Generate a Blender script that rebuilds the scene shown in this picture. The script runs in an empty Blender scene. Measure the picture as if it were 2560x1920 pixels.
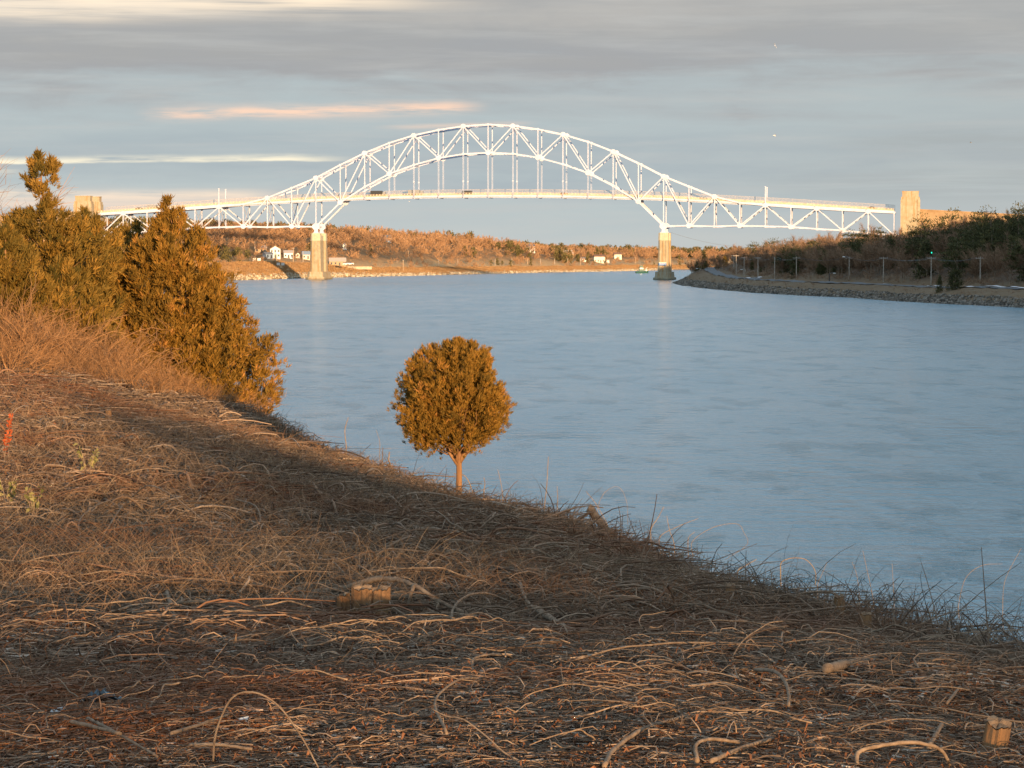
import bpy, math, random
import numpy as np
from mathutils import Vector

# ------------------------------------------------------------------ camera, sky, sun, exposure
S = bpy.context.scene
COL = S.collection
F = 6850.0                      # focal length in pixels of the 2560 px wide photograph
PITCH = math.atan(317 / F)
CP, SP = math.cos(PITCH), math.sin(PITCH)
EYE = 12.0                      # camera height above the canal

cam = bpy.data.cameras.new('camera')
cam_o = bpy.data.objects.new('camera', cam)
COL.objects.link(cam_o)
cam.sensor_width = 36.0
cam.lens = 36.0 * F / 2560.0
cam.clip_start, cam.clip_end = 0.5, 20000
cam_o.location = (0, 0, EYE)
cam_o.rotation_euler = (math.pi / 2 - PITCH, 0, 0)
S.camera = cam_o

SUN_A = math.radians(17)        # light travels away from the camera and to the left
SUN_E = math.radians(4.1)
sun = bpy.data.lights.new('sun', 'SUN')
sun.energy = 5.0
sun.angle = math.radians(0.6)
sun.color = (1.0, 0.64, 0.33)
sun_o = bpy.data.objects.new('sun', sun)
COL.objects.link(sun_o)
sun_o.rotation_euler = (math.pi / 2 - SUN_E, 0, SUN_A)

S.view_settings.view_transform = 'Standard'
S.view_settings.look = 'None'
S.view_settings.exposure = 0.95
S.view_settings.gamma = 1.0


class X:
    """A node-tree expression: arithmetic on it adds Math nodes."""
    nt = None

    def __init__(self, s):
        self.s = s

    @staticmethod
    def m(op, *a, clamp=False):
        n = X.nt.nodes.new('ShaderNodeMath')
        n.operation = op
        n.use_clamp = clamp
        for i, v in enumerate(a):
            if isinstance(v, X):
                X.nt.links.new(v.s, n.inputs[i])
            else:
                n.inputs[i].default_value = v
        return X(n.outputs[0])

    def __add__(a, b): return X.m('ADD', a, b)
    def __radd__(a, b): return X.m('ADD', b, a)
    def __sub__(a, b): return X.m('SUBTRACT', a, b)
    def __rsub__(a, b): return X.m('SUBTRACT', b, a)
    def __mul__(a, b): return X.m('MULTIPLY', a, b)
    def __rmul__(a, b): return X.m('MULTIPLY', b, a)
    def __truediv__(a, b): return X.m('DIVIDE', a, b)


def smooth(x, a, b):
    n = X.nt.nodes.new('ShaderNodeMapRange')
    n.interpolation_type = 'SMOOTHSTEP'
    X.nt.links.new(x.s, n.inputs[0])
    n.inputs[1].default_value, n.inputs[2].default_value = a, b
    return X(n.outputs[0])


def noise(vec, scale, detail=3.0, rough=0.55, dist=0.0):
    n = X.nt.nodes.new('ShaderNodeTexNoise')
    n.inputs['Scale'].default_value = scale
    n.inputs['Detail'].default_value = detail
    n.inputs['Roughness'].default_value = rough
    n.inputs['Distortion'].default_value = dist
    if vec is not None:
        X.nt.links.new(vec.s, n.inputs['Vector'])
    return X(n.outputs['Fac'])


def vec(x, y, z):
    n = X.nt.nodes.new('ShaderNodeCombineXYZ')
    for i, v in enumerate((x, y, z)):
        if isinstance(v, X):
            X.nt.links.new(v.s, n.inputs[i])
        else:
            n.inputs[i].default_value = v
    return X(n.outputs[0])


def sep(v):
    n = X.nt.nodes.new('ShaderNodeSeparateXYZ')
    X.nt.links.new(v.s, n.inputs[0])
    return X(n.outputs[0]), X(n.outputs[1]), X(n.outputs[2])


def mixc(f, a, b):
    n = X.nt.nodes.new('ShaderNodeMix')
    n.data_type = 'RGBA'
    if isinstance(f, X):
        X.nt.links.new(f.s, n.inputs[0])
    else:
        n.inputs[0].default_value = f
    for i, c in ((6, a), (7, b)):
        if isinstance(c, X):
            X.nt.links.new(c.s, n.inputs[i])
        else:
            n.inputs[i].default_value = (*c[:3], 1)
    return X(n.outputs[2])


def ramp(f, stops):
    n = X.nt.nodes.new('ShaderNodeValToRGB')
    X.nt.links.new(f.s, n.inputs[0])
    e = n.color_ramp.elements
    while len(e) < len(stops):
        e.new(0.5)
    for i, (p, c) in enumerate(stops):
        e[i].position = p
        e[i].color = (*c, 1)
    return X(n.outputs[0])


def px_el(y):                   # row of the 2212 px wide view -> elevation in the sky
    return (555.3 - y) / 5920.0


def px_az(x):
    return (x - 1106.0) / 5920.0


def build_world():
    w = bpy.data.worlds.new('World')
    S.world = w
    w.use_nodes = True
    nt = w.node_tree
    nt.nodes.clear()
    X.nt = nt
    out = nt.nodes.new('ShaderNodeOutputWorld')
    bg = nt.nodes.new('ShaderNodeBackground')
    bg.inputs[1].default_value = 0.1
    nt.links.new(bg.outputs[0], out.inputs[0])
    sky = nt.nodes.new('ShaderNodeTexSky')
    sky.sky_type = 'NISHITA'
    sky.sun_disc = False
    sky.sun_elevation = SUN_E
    sky.sun_rotation = math.pi - SUN_A
    sky.air_density, sky.dust_density, sky.ozone_density = 1.0, 1.2, 1.5
    tc = nt.nodes.new('ShaderNodeTexCoord')
    d = X(tc.outputs['Generated'])
    x, y, z = sep(d)
    el = X.m('ARCSINE', z)
    az = X.m('ARCTAN2', x, y)
    # cloud deck: greys that change slowly with height, stretched along the horizon
    ev = vec(az * 3.0, el * 34.0, 0.0)
    n1 = noise(ev, 1.6, 4.0, 0.5, 0.4)
    n2 = noise(vec(az * 6.0, el * 90.0, 3.0), 2.0, 5.0, 0.6, 0.3)
    n3 = noise(vec(az * 9.0, el * 60.0, 7.0), 1.7, 5.0, 0.6, 0.6)
    h = el / 0.10 + (n1 - 0.5) * 0.62 + (n3 - 0.5) * 0.22 + (noise(vec(az * 26.0, el * 80.0, 17.0), 1.3, 5.0, 0.62, 0.5) - 0.5) * 0.16
    hh = h * 0.5                                        # 0.5 = 0.10 rad
    deck = ramp(hh, [
        (0.00, (2.04, 2.18, 2.18)), (0.09, (1.80, 2.08, 2.18)), (0.18, (1.46, 1.74, 1.94)), (0.25, (1.62, 1.90, 2.06)),
        (0.30, (1.52, 1.72, 1.88)), (0.35, (1.30, 1.33, 1.46)), (0.41, (1.36, 1.36, 1.44)), (0.47, (1.66, 1.60, 1.60)),
        (0.56, (1.95, 1.80, 1.68)), (1.00, (2.2, 1.8, 1.42))])
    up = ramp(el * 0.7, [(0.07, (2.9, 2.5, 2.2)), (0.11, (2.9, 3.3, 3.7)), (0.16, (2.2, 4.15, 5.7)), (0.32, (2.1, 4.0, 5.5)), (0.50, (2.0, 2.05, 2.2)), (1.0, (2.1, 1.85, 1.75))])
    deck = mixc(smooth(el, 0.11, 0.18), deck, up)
    # darker and lighter bands inside the deck
    deck = mixc(smooth(n2, 0.42, 0.80) * 0.42, deck, (2.05, 2.06, 2.08))
    deck = mixc(smooth(n2, 0.55, 0.2) * 0.0 + (smooth(az, 0.02, 0.2) * 0.30), deck, (1.50, 1.56, 1.62))

    def streak(y0, thick, x0, x1, soft, tilt, colr, k, scale=9.0, up_only=False, s=0.0):
        nonlocal deck
        wob = noise(vec(az * scale, s, 0.0), 1.6, 4.0, 0.6)
        wob2 = noise(vec(az * scale * 1.6, el * 260.0, s + 5.0), 1.5, 4.0, 0.65)
        c = el - (az - px_az(x0)) * tilt - px_el(y0) - (wob - 0.5) * (thick * 1.5 / 5920.0)
        q = c / (thick / 5920.0)
        if up_only:                                      # sharp lower edge, feathered upper one
            body = smooth(q, -0.25, 0.1) * smooth(q, 1.5, 0.0)
        else:
            body = X.m('POWER', 2.718, X.m('MULTIPLY', q, q) * -1.0)
        ends = smooth(az, px_az(x0 - soft), px_az(x0 + soft)) * smooth(az, px_az(x1 + soft), px_az(x1 - soft))
        f = X.m('MULTIPLY', body * ends * smooth(wob2, 0.25, 0.62), k, clamp=True)
        deck = mixc(f, deck, colr)
    cream, pink = (4.1, 3.35, 2.55), (3.5, 2.55, 2.05)
    streak(12, 30, -500, 900, 240, 0.012, cream, 1.0, 5.0, s=1.0)
    streak(30, 26, -600, 420, 200, 0.006, cream, 0.8, 7.0, s=1.5)
    streak(40, 20, -500, 500, 260, 0.01, (3.2, 2.8, 2.4), 0.6, 6.0, s=2.0)
    streak(250, 12, 350, 1010, 60, 0.026, (3.7, 2.55, 1.98), 1.0, 14.0, s=3.0)
    streak(276, 5, 850, 1120, 60, 0.03, pink, 0.5, 12.0, s=4.0)
    streak(358, 13, -300, 700, 90, 0.009, (3.9, 3.55, 2.75), 1.0, 12.0, True, s=6.0)
    streak(372, 10, -400, 30, 60, 0.0, (3.6, 3.1, 2.4), 0.8, 12.0, s=7.0)
    streak(424, 11, -60, 560, 70, 0.0, (3.6, 3.0, 2.4), 0.95, 12.0, s=8.0)
    streak(442, 18, -200, 660, 160, 0.01, (3.3, 2.7, 2.25), 0.85, 7.0, s=9.0)
    streak(400, 40, 1700, 2600, 300, 0.02, (1.40, 1.56, 1.66), 0.6, 6.0, s=10.0)
    streak(308, 26, 1850, 2700, 120, 0.0, (1.36, 1.50, 1.60), 0.55, 9.0, s=11.0)
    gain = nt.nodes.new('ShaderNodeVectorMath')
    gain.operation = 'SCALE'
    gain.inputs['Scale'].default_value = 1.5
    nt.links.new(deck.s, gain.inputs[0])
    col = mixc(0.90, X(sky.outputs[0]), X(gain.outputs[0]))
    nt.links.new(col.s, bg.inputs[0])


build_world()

# ------------------------------------------------------------------ helpers
rng = np.random.default_rng(11)
random.seed(11)


def at(x, y, d):
    """World point seen at (x, y) of the 2212 px wide view, at distance d along +Y."""
    a, b = (x * 2560 / 2212 - 1280) / F, (960 - y * 2560 / 2212) / F
    fy, fz = CP + b * SP, -SP + b * CP
    return Vector((a / fy * d, d, EYE + fz / fy * d))


def sat(x, y, d):
    """The same from pixels of the full size photograph."""
    return at(x * 2212 / 2560, y * 2212 / 2560, d)


def tag(o, label=None, cat=None, group=None, kind=None):
    if label: o['label'] = label
    if cat: o['category'] = cat
    if group: o['group'] = group
    if kind: o['kind'] = kind
    return o


def empty(name, loc, rz=0.0):
    o = bpy.data.objects.new(name, None)
    o.empty_display_size = 0.2
    COL.objects.link(o)
    o.location = loc
    o.rotation_euler = (0, 0, rz)
    return o


def link_mesh(name, me, mats, parent=None, loc=None):
    for m in (mats if isinstance(mats, (list, tuple)) else [mats]):
        me.materials.append(m)
    o = bpy.data.objects.new(name, me)
    COL.objects.link(o)
    if parent: o.parent = parent
    if loc is not None: o.location = loc
    return o


def np_mesh(name, V, Fq, tint=None, smooth_=False, matidx=None):
    """Mesh from an (n,3) array and an (m,k) array of faces (k equal for all)."""
    me = bpy.data.meshes.new(name)
    V = np.ascontiguousarray(V, dtype=np.float32)
    Fq = np.ascontiguousarray(Fq, dtype=np.int32)
    k = Fq.shape[1]
    me.vertices.add(len(V))
    me.vertices.foreach_set('co', V.ravel())
    me.loops.add(Fq.size)
    me.loops.foreach_set('vertex_index', Fq.ravel())
    me.polygons.add(len(Fq))
    me.polygons.foreach_set('loop_start', np.arange(0, Fq.size, k, dtype=np.int32))
    me.polygons.foreach_set('loop_total', np.full(len(Fq), k, dtype=np.int32))
    if smooth_:
        me.polygons.foreach_set('use_smooth', np.ones(len(Fq), dtype=bool))
    if matidx is not None:
        me.polygons.foreach_set('material_index', np.asarray(matidx, dtype=np.int32))
    if tint is not None:
        a = me.attributes.new('tint', 'FLOAT', 'POINT')
        a.data.foreach_set('value', np.ascontiguousarray(tint, dtype=np.float32))
    me.update(calc_edges=True)
    return me


def norm(v):
    return v / np.maximum(np.linalg.norm(v, axis=-1, keepdims=True), 1e-9)


def tubes(C, R, sides, tint=None, r=None):
    """Many tapered tubes at once: C (n,s,3) centres, R (n,s) radii. sides=2 gives flat blades."""
    r = r or rng
    n, s, _ = C.shape
    T = norm(np.gradient(C, axis=1))
    ref = norm(r.normal(size=(n, 1, 3)))
    U = norm(np.cross(T, ref + 0 * T))
    W = np.cross(T, U)
    ang = np.arange(sides) * 2 * np.pi / sides
    V = C[:, :, None, :] + R[:, :, None, None] * (np.cos(ang)[None, None, :, None] * U[:, :, None, :] + np.sin(ang)[None, None, :, None] * W[:, :, None, :])
    V = V.reshape(-1, 3)
    base = (np.arange(n) * s * sides)[:, None, None]
    i = np.arange(s - 1)[None, :, None] * sides
    if sides == 2:
        f = np.stack([base + i + 0, base + i + 1, base + i + 3, base + i + 2], -1).reshape(-1, 4)
    else:
        j = np.arange(sides)[None, None, :]
        k = (j + 1) % sides
        f = np.stack([base + i + j, base + i + k, base + i + sides + k, base + i + sides + j], -1).reshape(-1, 4)
    t = None
    if tint is not None:
        t = np.repeat(tint, s * sides)
    return V, f, t


def cat_parts(parts):
    """Join (V, F, tint[, mat]) tuples."""
    Vs, Fs, Ts, Ms, o = [], [], [], [], 0
    for p in parts:
        Vs.append(p[0]); Fs.append(p[1] + o)
        Ts.append(p[2] if p[2] is not None else np.full(len(p[0]), 0.5))
        Ms.append(np.full(len(p[1]), p[3] if len(p) > 3 else 0))
        o += len(p[0])
    return np.concatenate(Vs), np.concatenate(Fs), np.concatenate(Ts), np.concatenate(Ms)


class MB:
    """Collects boxes, beams, tubes and prisms and links them as ONE mesh object."""

    def __init__(s):
        s.v, s.f = [], []

    def add(s, V, Fc):
        o = len(s.v)
        s.v += [tuple(map(float, p)) for p in V]
        s.f += [tuple(int(i) + o for i in q) for q in Fc]
        return s

    def box(s, c, size, rz=0.0, top=1.0):
        x, y, z = (a / 2 for a in size)
        V = []
        for dz, k in ((-z, 1.0), (z, top)):
            for dx, dy in ((-x, -y), (x, -y), (x, y), (-x, y)):
                a, b = dx * k, dy * k
                V.append((c[0] + a * math.cos(rz) - b * math.sin(rz), c[1] + a * math.sin(rz) + b * math.cos(rz), c[2] + dz))
        return s.add(V, [(3, 2, 1, 0), (4, 5, 6, 7), (0, 1, 5, 4), (1, 2, 6, 5), (2, 3, 7, 6), (3, 0, 4, 7)])

    def beam(s, p, q, w, h):
        """Rectangular bar from p to q: w across (local y), h in the plane."""
        p, q = Vector(p), Vector(q)
        t = (q - p).normalized()
        side = Vector((0, 1, 0))
        if abs(t.dot(side)) > 0.9: side = Vector((1, 0, 0))
        side = (side - t * side.dot(t)).normalized()
        u = t.cross(side)
        V = []
        for c in (p, q):
            for a, b in ((-1, -1), (1, -1), (1, 1), (-1, 1)):
                V.append(c + side * (a * w / 2) + u * (b * h / 2))
        return s.add(V, [(0, 1, 2, 3), (7, 6, 5, 4), (0, 4, 5, 1), (1, 5, 6, 2), (2, 6, 7, 3), (3, 7, 4, 0)])

    def tube(s, pts, rad, sides=8, cap=True):
        C = np.array([list(p) for p in pts], float)[None]
        R = np.array(rad if hasattr(rad, '__len__') else [rad] * len(pts), float)[None]
        V, f, _ = tubes(C, R, sides)
        f = [tuple(q) for q in f]
        if cap:
            n = len(pts) * sides
            f += [tuple(range(sides))[::-1], tuple(range(n - sides, n))]
        return s.add(V, f)

    def prism(s, poly, z0, z1, k=1.0):
        """Upright prism over an (x, y) outline; k scales the top outline about its centre."""
        n = len(poly)
        cx, cy = sum(p[0] for p in poly) / n, sum(p[1] for p in poly) / n
        V = [(x, y, z0) for x, y in poly] + [(cx + (x - cx) * k, cy + (y - cy) * k, z1) for x, y in poly]
        return s.add(V, [tuple(range(n))[::-1], tuple(range(n, 2 * n))] + [(i, (i + 1) % n, n + (i + 1) % n, n + i) for i in range(n)])

    def slab(s, poly, y0, y1):
        """Prism over an (x, z) outline between two y values."""
        n = len(poly)
        V = [(x, y0, z) for x, z in poly] + [(x, y1, z) for x, z in poly]
        return s.add(V, [tuple(range(n)), tuple(range(n, 2 * n))[::-1]] + [(i, n + i, n + (i + 1) % n, (i + 1) % n) for i in range(n)])

    def mesh(s, name):
        me = bpy.data.meshes.new(name)
        me.from_pydata(s.v, [], s.f)
        me.update()
        return me

    def build(s, name, mat, parent=None, loc=None, smooth_=False):
        me = s.mesh(name)
        if smooth_: me.shade_smooth()
        return link_mesh(name, me, mat, parent, loc)


def new_mat(name, rough=0.8, spec=0.3):
    m = bpy.data.materials.new(name)
    m.use_nodes = True
    nt = m.node_tree
    X.nt = nt
    b = nt.nodes['Principled BSDF']
    b.inputs['Roughness'].default_value = rough
    b.inputs['Specular IOR Level'].default_value = spec
    return m, nt, b


def set_in(nt, sock, v):
    if isinstance(v, X): nt.links.new(v.s, sock)
    else: sock.default_value = (*v, 1)


def objco(nt):
    return X(nt.nodes.new('ShaderNodeTexCoord').outputs['Object'])


def bump(nt, b, hgt, dist, strength=1.0):
    n = nt.nodes.new('ShaderNodeBump')
    n.inputs['Strength'].default_value = strength
    n.inputs['Distance'].default_value = dist
    nt.links.new(hgt.s, n.inputs['Height'])
    nt.links.new(n.outputs[0], b.inputs['Normal'])


def noisy(name, c1, c2, scale, rough=0.8, spec=0.3, bd=0.0, stretch=(1, 1, 1), detail=5.0):
    m, nt, b = new_mat(name, rough, spec)
    x, y, z = sep(objco(nt))
    v = vec(x * stretch[0], y * stretch[1], z * stretch[2])
    n = noise(v, scale, detail, 0.6)
    set_in(nt, b.inputs['Base Color'], ramp(n, [(0.3, c1), (0.7, c2)]))
    if bd: bump(nt, b, n, bd)
    return m


def tinted(name, stops, rough=0.85, spec=0.15, transl=0.0, patch=None):
    """Colour picked per strand by its own tint value; patch = (colour, scale, amount) for natural drifts."""
    m, nt, b = new_mat(name, rough, spec)
    a = nt.nodes.new('ShaderNodeAttribute')
    a.attribute_name = 'tint'
    c = ramp(X(a.outputs['Fac']), stops)
    if patch:
        g = nt.nodes.new('ShaderNodeNewGeometry')
        n = noise(X(g.outputs['Position']), patch[1], 3.0)
        c = mixc(smooth(n, 0.48, 0.66) * patch[2], c, patch[0])
    set_in(nt, b.inputs['Base Color'], c)
    if transl:
        t = nt.nodes.new('ShaderNodeBsdfTranslucent')
        nt.links.new(c.s, t.inputs[0])
        mx = nt.nodes.new('ShaderNodeMixShader')
        mx.inputs[0].default_value = transl
        nt.links.new(b.outputs[0], mx.inputs[1])
        nt.links.new(t.outputs[0], mx.inputs[2])
        nt.links.new(mx.outputs[0], nt.nodes['Material Output'].inputs[0])
    return m


def flat(name, c, rough=0.6, spec=0.4):
    return noisy(name, tuple(v * 0.86 for v in c), tuple(min(1, v * 1.1) for v in c), 1.7, rough, spec)


def vnoise(x, y, scale, seed=0):
    """Smooth 2-D value noise in -1..1."""
    g = np.random.default_rng(seed).uniform(-1, 1, (256, 256))
    x, y = np.asarray(x) / scale + 1000.0, np.asarray(y) / scale + 1000.0
    i, j = np.floor(x).astype(int), np.floor(y).astype(int)
    u, v = x - i, y - j
    u, v = u * u * (3 - 2 * u), v * v * (3 - 2 * v)
    G = lambda a, b: g[a % 256, b % 256]
    return (G(i, j) * (1 - u) + G(i + 1, j) * u) * (1 - v) + (G(i, j + 1) * (1 - u) + G(i + 1, j + 1) * u) * v


def grid_mesh(name, Xg, Yg, Zg, keep=None, smooth_=True):
    ni, nj = Xg.shape
    V = np.stack([Xg, Yg, Zg], -1).reshape(-1, 3)
    i, j = np.meshgrid(np.arange(ni - 1), np.arange(nj - 1), indexing='ij')
    a = (i * nj + j).ravel()
    f = np.stack([a, a + nj, a + nj + 1, a + 1], -1)
    if keep is not None:
        k = keep.ravel()
        f = f[k[f].any(1)]
        used = np.unique(f)
        mp = np.zeros(len(V), int); mp[used] = np.arange(len(used))
        V, f = V[used], mp[f]
    return np_mesh(name, V, f, smooth_=smooth_)

# ------------------------------------------------------------------ land shapes
# near bank: plateau heights fitted through measured points (view x, view y, distance)
_cp = [(0, 1659, 8.6), (550, 1659, 8.7), (1106, 1659, 8.8), (1650, 1659, 9.0), (2212, 1659, 9.2),
       (0, 1500, 11.4), (700, 1500, 11.6), (1400, 1500, 11.7), (2212, 1500, 11.9),
       (0, 1400, 14.0), (600, 1400, 14.1), (1200, 1400, 14.3), (1700, 1400, 14.8), (2212, 1372, 17),
       (0, 1300, 17.2), (400, 1300, 17.4), (900, 1300, 17.7), (1300, 1302, 18.6), (1700, 1288, 21.9),
       (0, 1200, 23.0), (400, 1200, 23.6), (800, 1200, 24.2), (1106, 1195, 25.0), (1500, 1218, 27.6),
       (0, 1100, 28.5), (400, 1100, 29.6), (800, 1100, 31), (1040, 1100, 33.5), (1230, 1136, 34.6),
       (0, 1000, 35), (400, 1000, 37.5), (640, 1000, 42), (760, 1000, 50.6), (990, 1082, 41.4),
       (0, 930, 41.5), (300, 930, 45), (470, 920, 54), (560, 908, 66),
       (0, 860, 49), (300, 862, 54), (450, 868, 63), (0, 800, 57), (200, 805, 62), (0, 745, 67), (410, 850, 77), (150, 760, 74)]
_P = [tuple(at(*c)) for c in _cp]
_P += [(0, 1.5, 10.45), (-10, -20, 10.4), (10, -20, 10.3), (25, -55, 10.3), (30, -90, 10.3), (-40, 0, 11.2), (-40, 60, 11.8), (-24, 40, 10.9), (-22, 62, 11.2),
       (-26, 90, 11), (-60, 160, 10), (-22, 160, 8.5), (-60, 100, 12), (10, 160, 6), (-60, -60, 11), (25, 20, 7.5), (15, 70, 5.5)]
_P = np.array(_P)


def _tps(r2):
    return 0.5 * r2 * np.log(np.maximum(r2, 1e-9))


def _fit():
    n = len(_P)
    d2 = ((_P[:, None, :2] - _P[None, :, :2]) ** 2).sum(-1)
    A = np.zeros((n + 3, n + 3))
    A[:n, :n] = _tps(d2) + np.eye(n) * 4.0
    A[:n, n] = 1; A[:n, n + 1:] = _P[:, :2]
    A[n, :n] = 1; A[n + 1:, :n] = _P[:, :2].T
    return np.linalg.solve(A, np.concatenate([_P[:, 2], np.zeros(3)]))


_W = _fit()
BROW = np.array([(60, -130), (46, -80), (38, -48), (20, -20), (8.5, -4), (6, 2), (4.6, 8), (3.2, 17), (2.2, 22), (1.87, 28), (0.7, 35.5), (-0.82, 42), (-3.1, 51.5), (-6.5, 67), (-9.4, 76), (-14, 87), (-25, 118), (-48, 190)], float)


def signed_dist(x, y, poly):
    """Distance to a polyline, positive on its right hand side."""
    best = np.full(np.shape(x), 1e18); sgn = np.ones(np.shape(x))
    for (ax, ay), (bx, by) in zip(poly[:-1], poly[1:]):
        dx, dy = bx - ax, by - ay
        L2 = dx * dx + dy * dy
        t = np.clip(((x - ax) * dx + (y - ay) * dy) / L2, 0, 1)
        qx, qy = ax + t * dx, ay + t * dy
        d = (x - qx) ** 2 + (y - qy) ** 2
        s = np.where((x - ax) * dy - (y - ay) * dx >= 0, 1.0, -1.0)
        m = d < best
        best = np.where(m, d, best); sgn = np.where(m, s, sgn)
    return np.sqrt(best) * sgn


def brow_dist(x, y):
    return signed_dist(np.asarray(x, float), np.asarray(y, float), BROW)


def near_z(x, y, rough=True):
    x, y = np.asarray(x, float), np.asarray(y, float)
    sh = x.shape
    x, y = x.ravel(), y.ravel()
    z = np.zeros(len(x))
    n = len(_P)
    for a in range(0, len(x), 40000):
        xx, yy = x[a:a + 40000], y[a:a + 40000]
        d2 = (xx[:, None] - _P[None, :, 0]) ** 2 + (yy[:, None] - _P[None, :, 1]) ** 2
        z[a:a + 40000] = _tps(d2) @ _W[:n] + _W[n] + _W[n + 1] * xx + _W[n + 2] * yy
    b = brow_dist(x, y)
    z -= 0.62 * 0.5 * np.log1p(np.exp(np.clip(b / 0.5, -30, 30)))
    if rough:
        z += vnoise(x, y, 3.3, 1) * 0.10 + vnoise(x, y, 1.2, 2) * 0.05 + vnoise(x, y, 0.45, 3) * 0.022
    return np.maximum(z, -1.5).reshape(sh)


def nz(x, y):
    return float(near_z(np.array([x]), np.array([y]))[0])


# right bank
_RS = np.array([(-500, 165), (300, 137), (652, 122), (697, 114), (742, 106), (818, 100), (860, 91), (927, 82), (1033, 75.5), (1164, 73), (1265, 75), (1350, 82), (1450, 97), (1550, 126), (1700, 190), (1900, 260), (2200, 330), (3000, 620)], float)


def shore_r(y):
    return np.interp(y, _RS[:, 0], _RS[:, 1])


def right_z(x, y):
    x, y = np.asarray(x, float), np.asarray(y, float)
    t = x - shore_r(y) + vnoise(x, y, 14, 5) * 1.0
    tip = np.interp(y, [1130, 1330, 1480], [0, 1, 0.6])
    z = np.interp(t, [-8, 0, 4, 8, 12, 24, 40, 75, 120, 180, 320, 700], [-3, 0, 1.7, 2.8, 3.5, 4.2, 10.0, 19.5, 26, 31, 37, 42])
    z = z + tip * np.interp(t, [4, 12, 26, 60], [0, 3.4, 4.0, 0])
    k = np.interp(y, [0, 450, 640, 820, 950, 1100, 1250, 1450, 1700], [1.4, 1.4, 1.0, 0.90, 0.68, 0.46, 0.42, 0.5, 0.5])
    z = np.where(z > 4.4, 4.4 + (z - 4.4) * np.where(t > 30, k, 1), z)
    z = z + 16 * np.clip((x - 0.187 * y - 10) / 75, 0, 1) ** 1.3 * np.interp(y, [800, 1000, 1300], [1, 0.45, 0.0])  # extra hill height out of view, added to shade the right bank
    return z + vnoise(x, y, 30, 6) * np.clip(t / 60, 0, 1) * 1.5 + vnoise(x, y, 5, 7) * 0.25 * np.clip(t / 6, 0.3, 1)


# far and left bank
LSH = np.array([(-22, 60), (-48, 160), (-72, 300), (-100, 700), (-131, 1100), (-143, 1420), (-118, 1566), (-101, 1644), (-63, 1786), (-17, 1971), (43, 2204), (84, 2322), (132, 2514), (152, 2593), (250, 2760), (600, 3000), (1500, 3300)], float)


def far_z(x, y, t=None):
    x, y = np.asarray(x, float), np.asarray(y, float)
    if t is None: t = -signed_dist(x, y, LSH)
    t = t + vnoise(x, y, 25, 8) * 1.5
    lo = np.interp(y, [1400, 1620, 1760, 2200], [8.6, 8.4, 4.8, 4.2])
    z = np.interp(t, [-8, 0, 3, 7, 22, 30, 60, 900], [-3, 0, 0.24, 0.36, 0.97, 1.03, 1.12, 1.12]) * lo
    hi = np.interp(t, [25, 50, 80, 120, 200, 900], [0, 6.5, 13.5, 18, 20.5, 21])
    near = np.interp(t, [60, 130, 220, 400], [0, 3, 8, 11])
    q = np.interp(y, [1560, 1720], [0, 1])
    z = z + near * (1 - q) + q * hi * np.interp(y, [1700, 1800, 2250, 2400, 2600, 2900, 3200], [0.85, 1.08, 1.08, 0.74, 0.58, 0.36, 0.3])
    return z + vnoise(x, y, 60, 9) * np.clip((t - 20) / 120, 0, 1) * 2.0 + vnoise(x, y, 9, 10) * 0.35 * np.clip(t / 8, 0, 1)

# ------------------------------------------------------------------ materials
M = {}
M['steel'] = noisy('silver_painted_steel', (0.40, 0.44, 0.54), (0.54, 0.58, 0.70), 0.4, 0.5, 0.4)
M['deck'] = noisy('deck_concrete', (0.30, 0.26, 0.19), (0.42, 0.38, 0.30), 0.6, 0.85, 0.2)
M['rail'] = noisy('rail_paint', (0.52, 0.40, 0.24), (0.66, 0.58, 0.42), 0.5, 0.6, 0.3)
M['fence'] = flat('fence_wire', (0.42, 0.38, 0.37), 0.6, 0.4)
M['dark'] = flat('dark_paint', (0.03, 0.035, 0.04), 0.5)
M['grey'] = flat('grey_paint', (0.25, 0.26, 0.27), 0.5)
M['white'] = flat('white_paint', (0.75, 0.74, 0.70), 0.6)
M['cream'] = flat('cream_clapboard', (0.70, 0.64, 0.52), 0.7)
M['tan'] = flat('tan_board', (0.42, 0.30, 0.19), 0.8)
M['bluewall'] = flat('blue_grey_wall', (0.20, 0.27, 0.36), 0.8)
M['roof_grey'] = flat('grey_shingle', (0.16, 0.17, 0.19), 0.9, 0.2)
M['roof_brown'] = flat('brown_shingle', (0.20, 0.12, 0.09), 0.9, 0.2)
M['roof_pale'] = flat('pale_shingle', (0.45, 0.38, 0.33), 0.9, 0.2)
M['glass'] = flat('window_glass', (0.05, 0.06, 0.08), 0.15, 0.6)
M['pole'] = noisy('weathered_pole_wood', (0.32, 0.26, 0.21), (0.46, 0.40, 0.33), 2.0, 0.9, 0.1)
M['blue'] = flat('blue_sign_paint', (0.05, 0.18, 0.45), 0.5)
M['green'] = flat('green_hull_paint', (0.02, 0.09, 0.08), 0.5)
M['rust'] = flat('rust_red', (0.25, 0.07, 0.04), 0.7)
M['feather'] = flat('white_feather', (0.75, 0.73, 0.70), 0.8, 0.1)
M['bark'] = noisy('cedar_bark', (0.15, 0.075, 0.035), (0.33, 0.185, 0.09), 9.0, 0.9, 0.1, 0.02, (1, 1, 0.12))
M['greybark'] = noisy('grey_bark', (0.13, 0.09, 0.06), (0.30, 0.225, 0.16), 22.0, 0.9, 0.1, 0.004, (1, 1, 0.5))
M['vinebark'] = noisy('pale_vine_bark', (0.13, 0.088, 0.058), (0.31, 0.225, 0.155), 26.0, 0.9, 0.1, 0.003)
M['heartwood'] = noisy('cut_wood', (0.15, 0.10, 0.065), (0.32, 0.225, 0.145), 30.0, 0.9, 0.1, 0.003)
M['plastic'] = flat('dark_plastic', (0.03, 0.038, 0.045), 0.35, 0.5)
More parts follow.
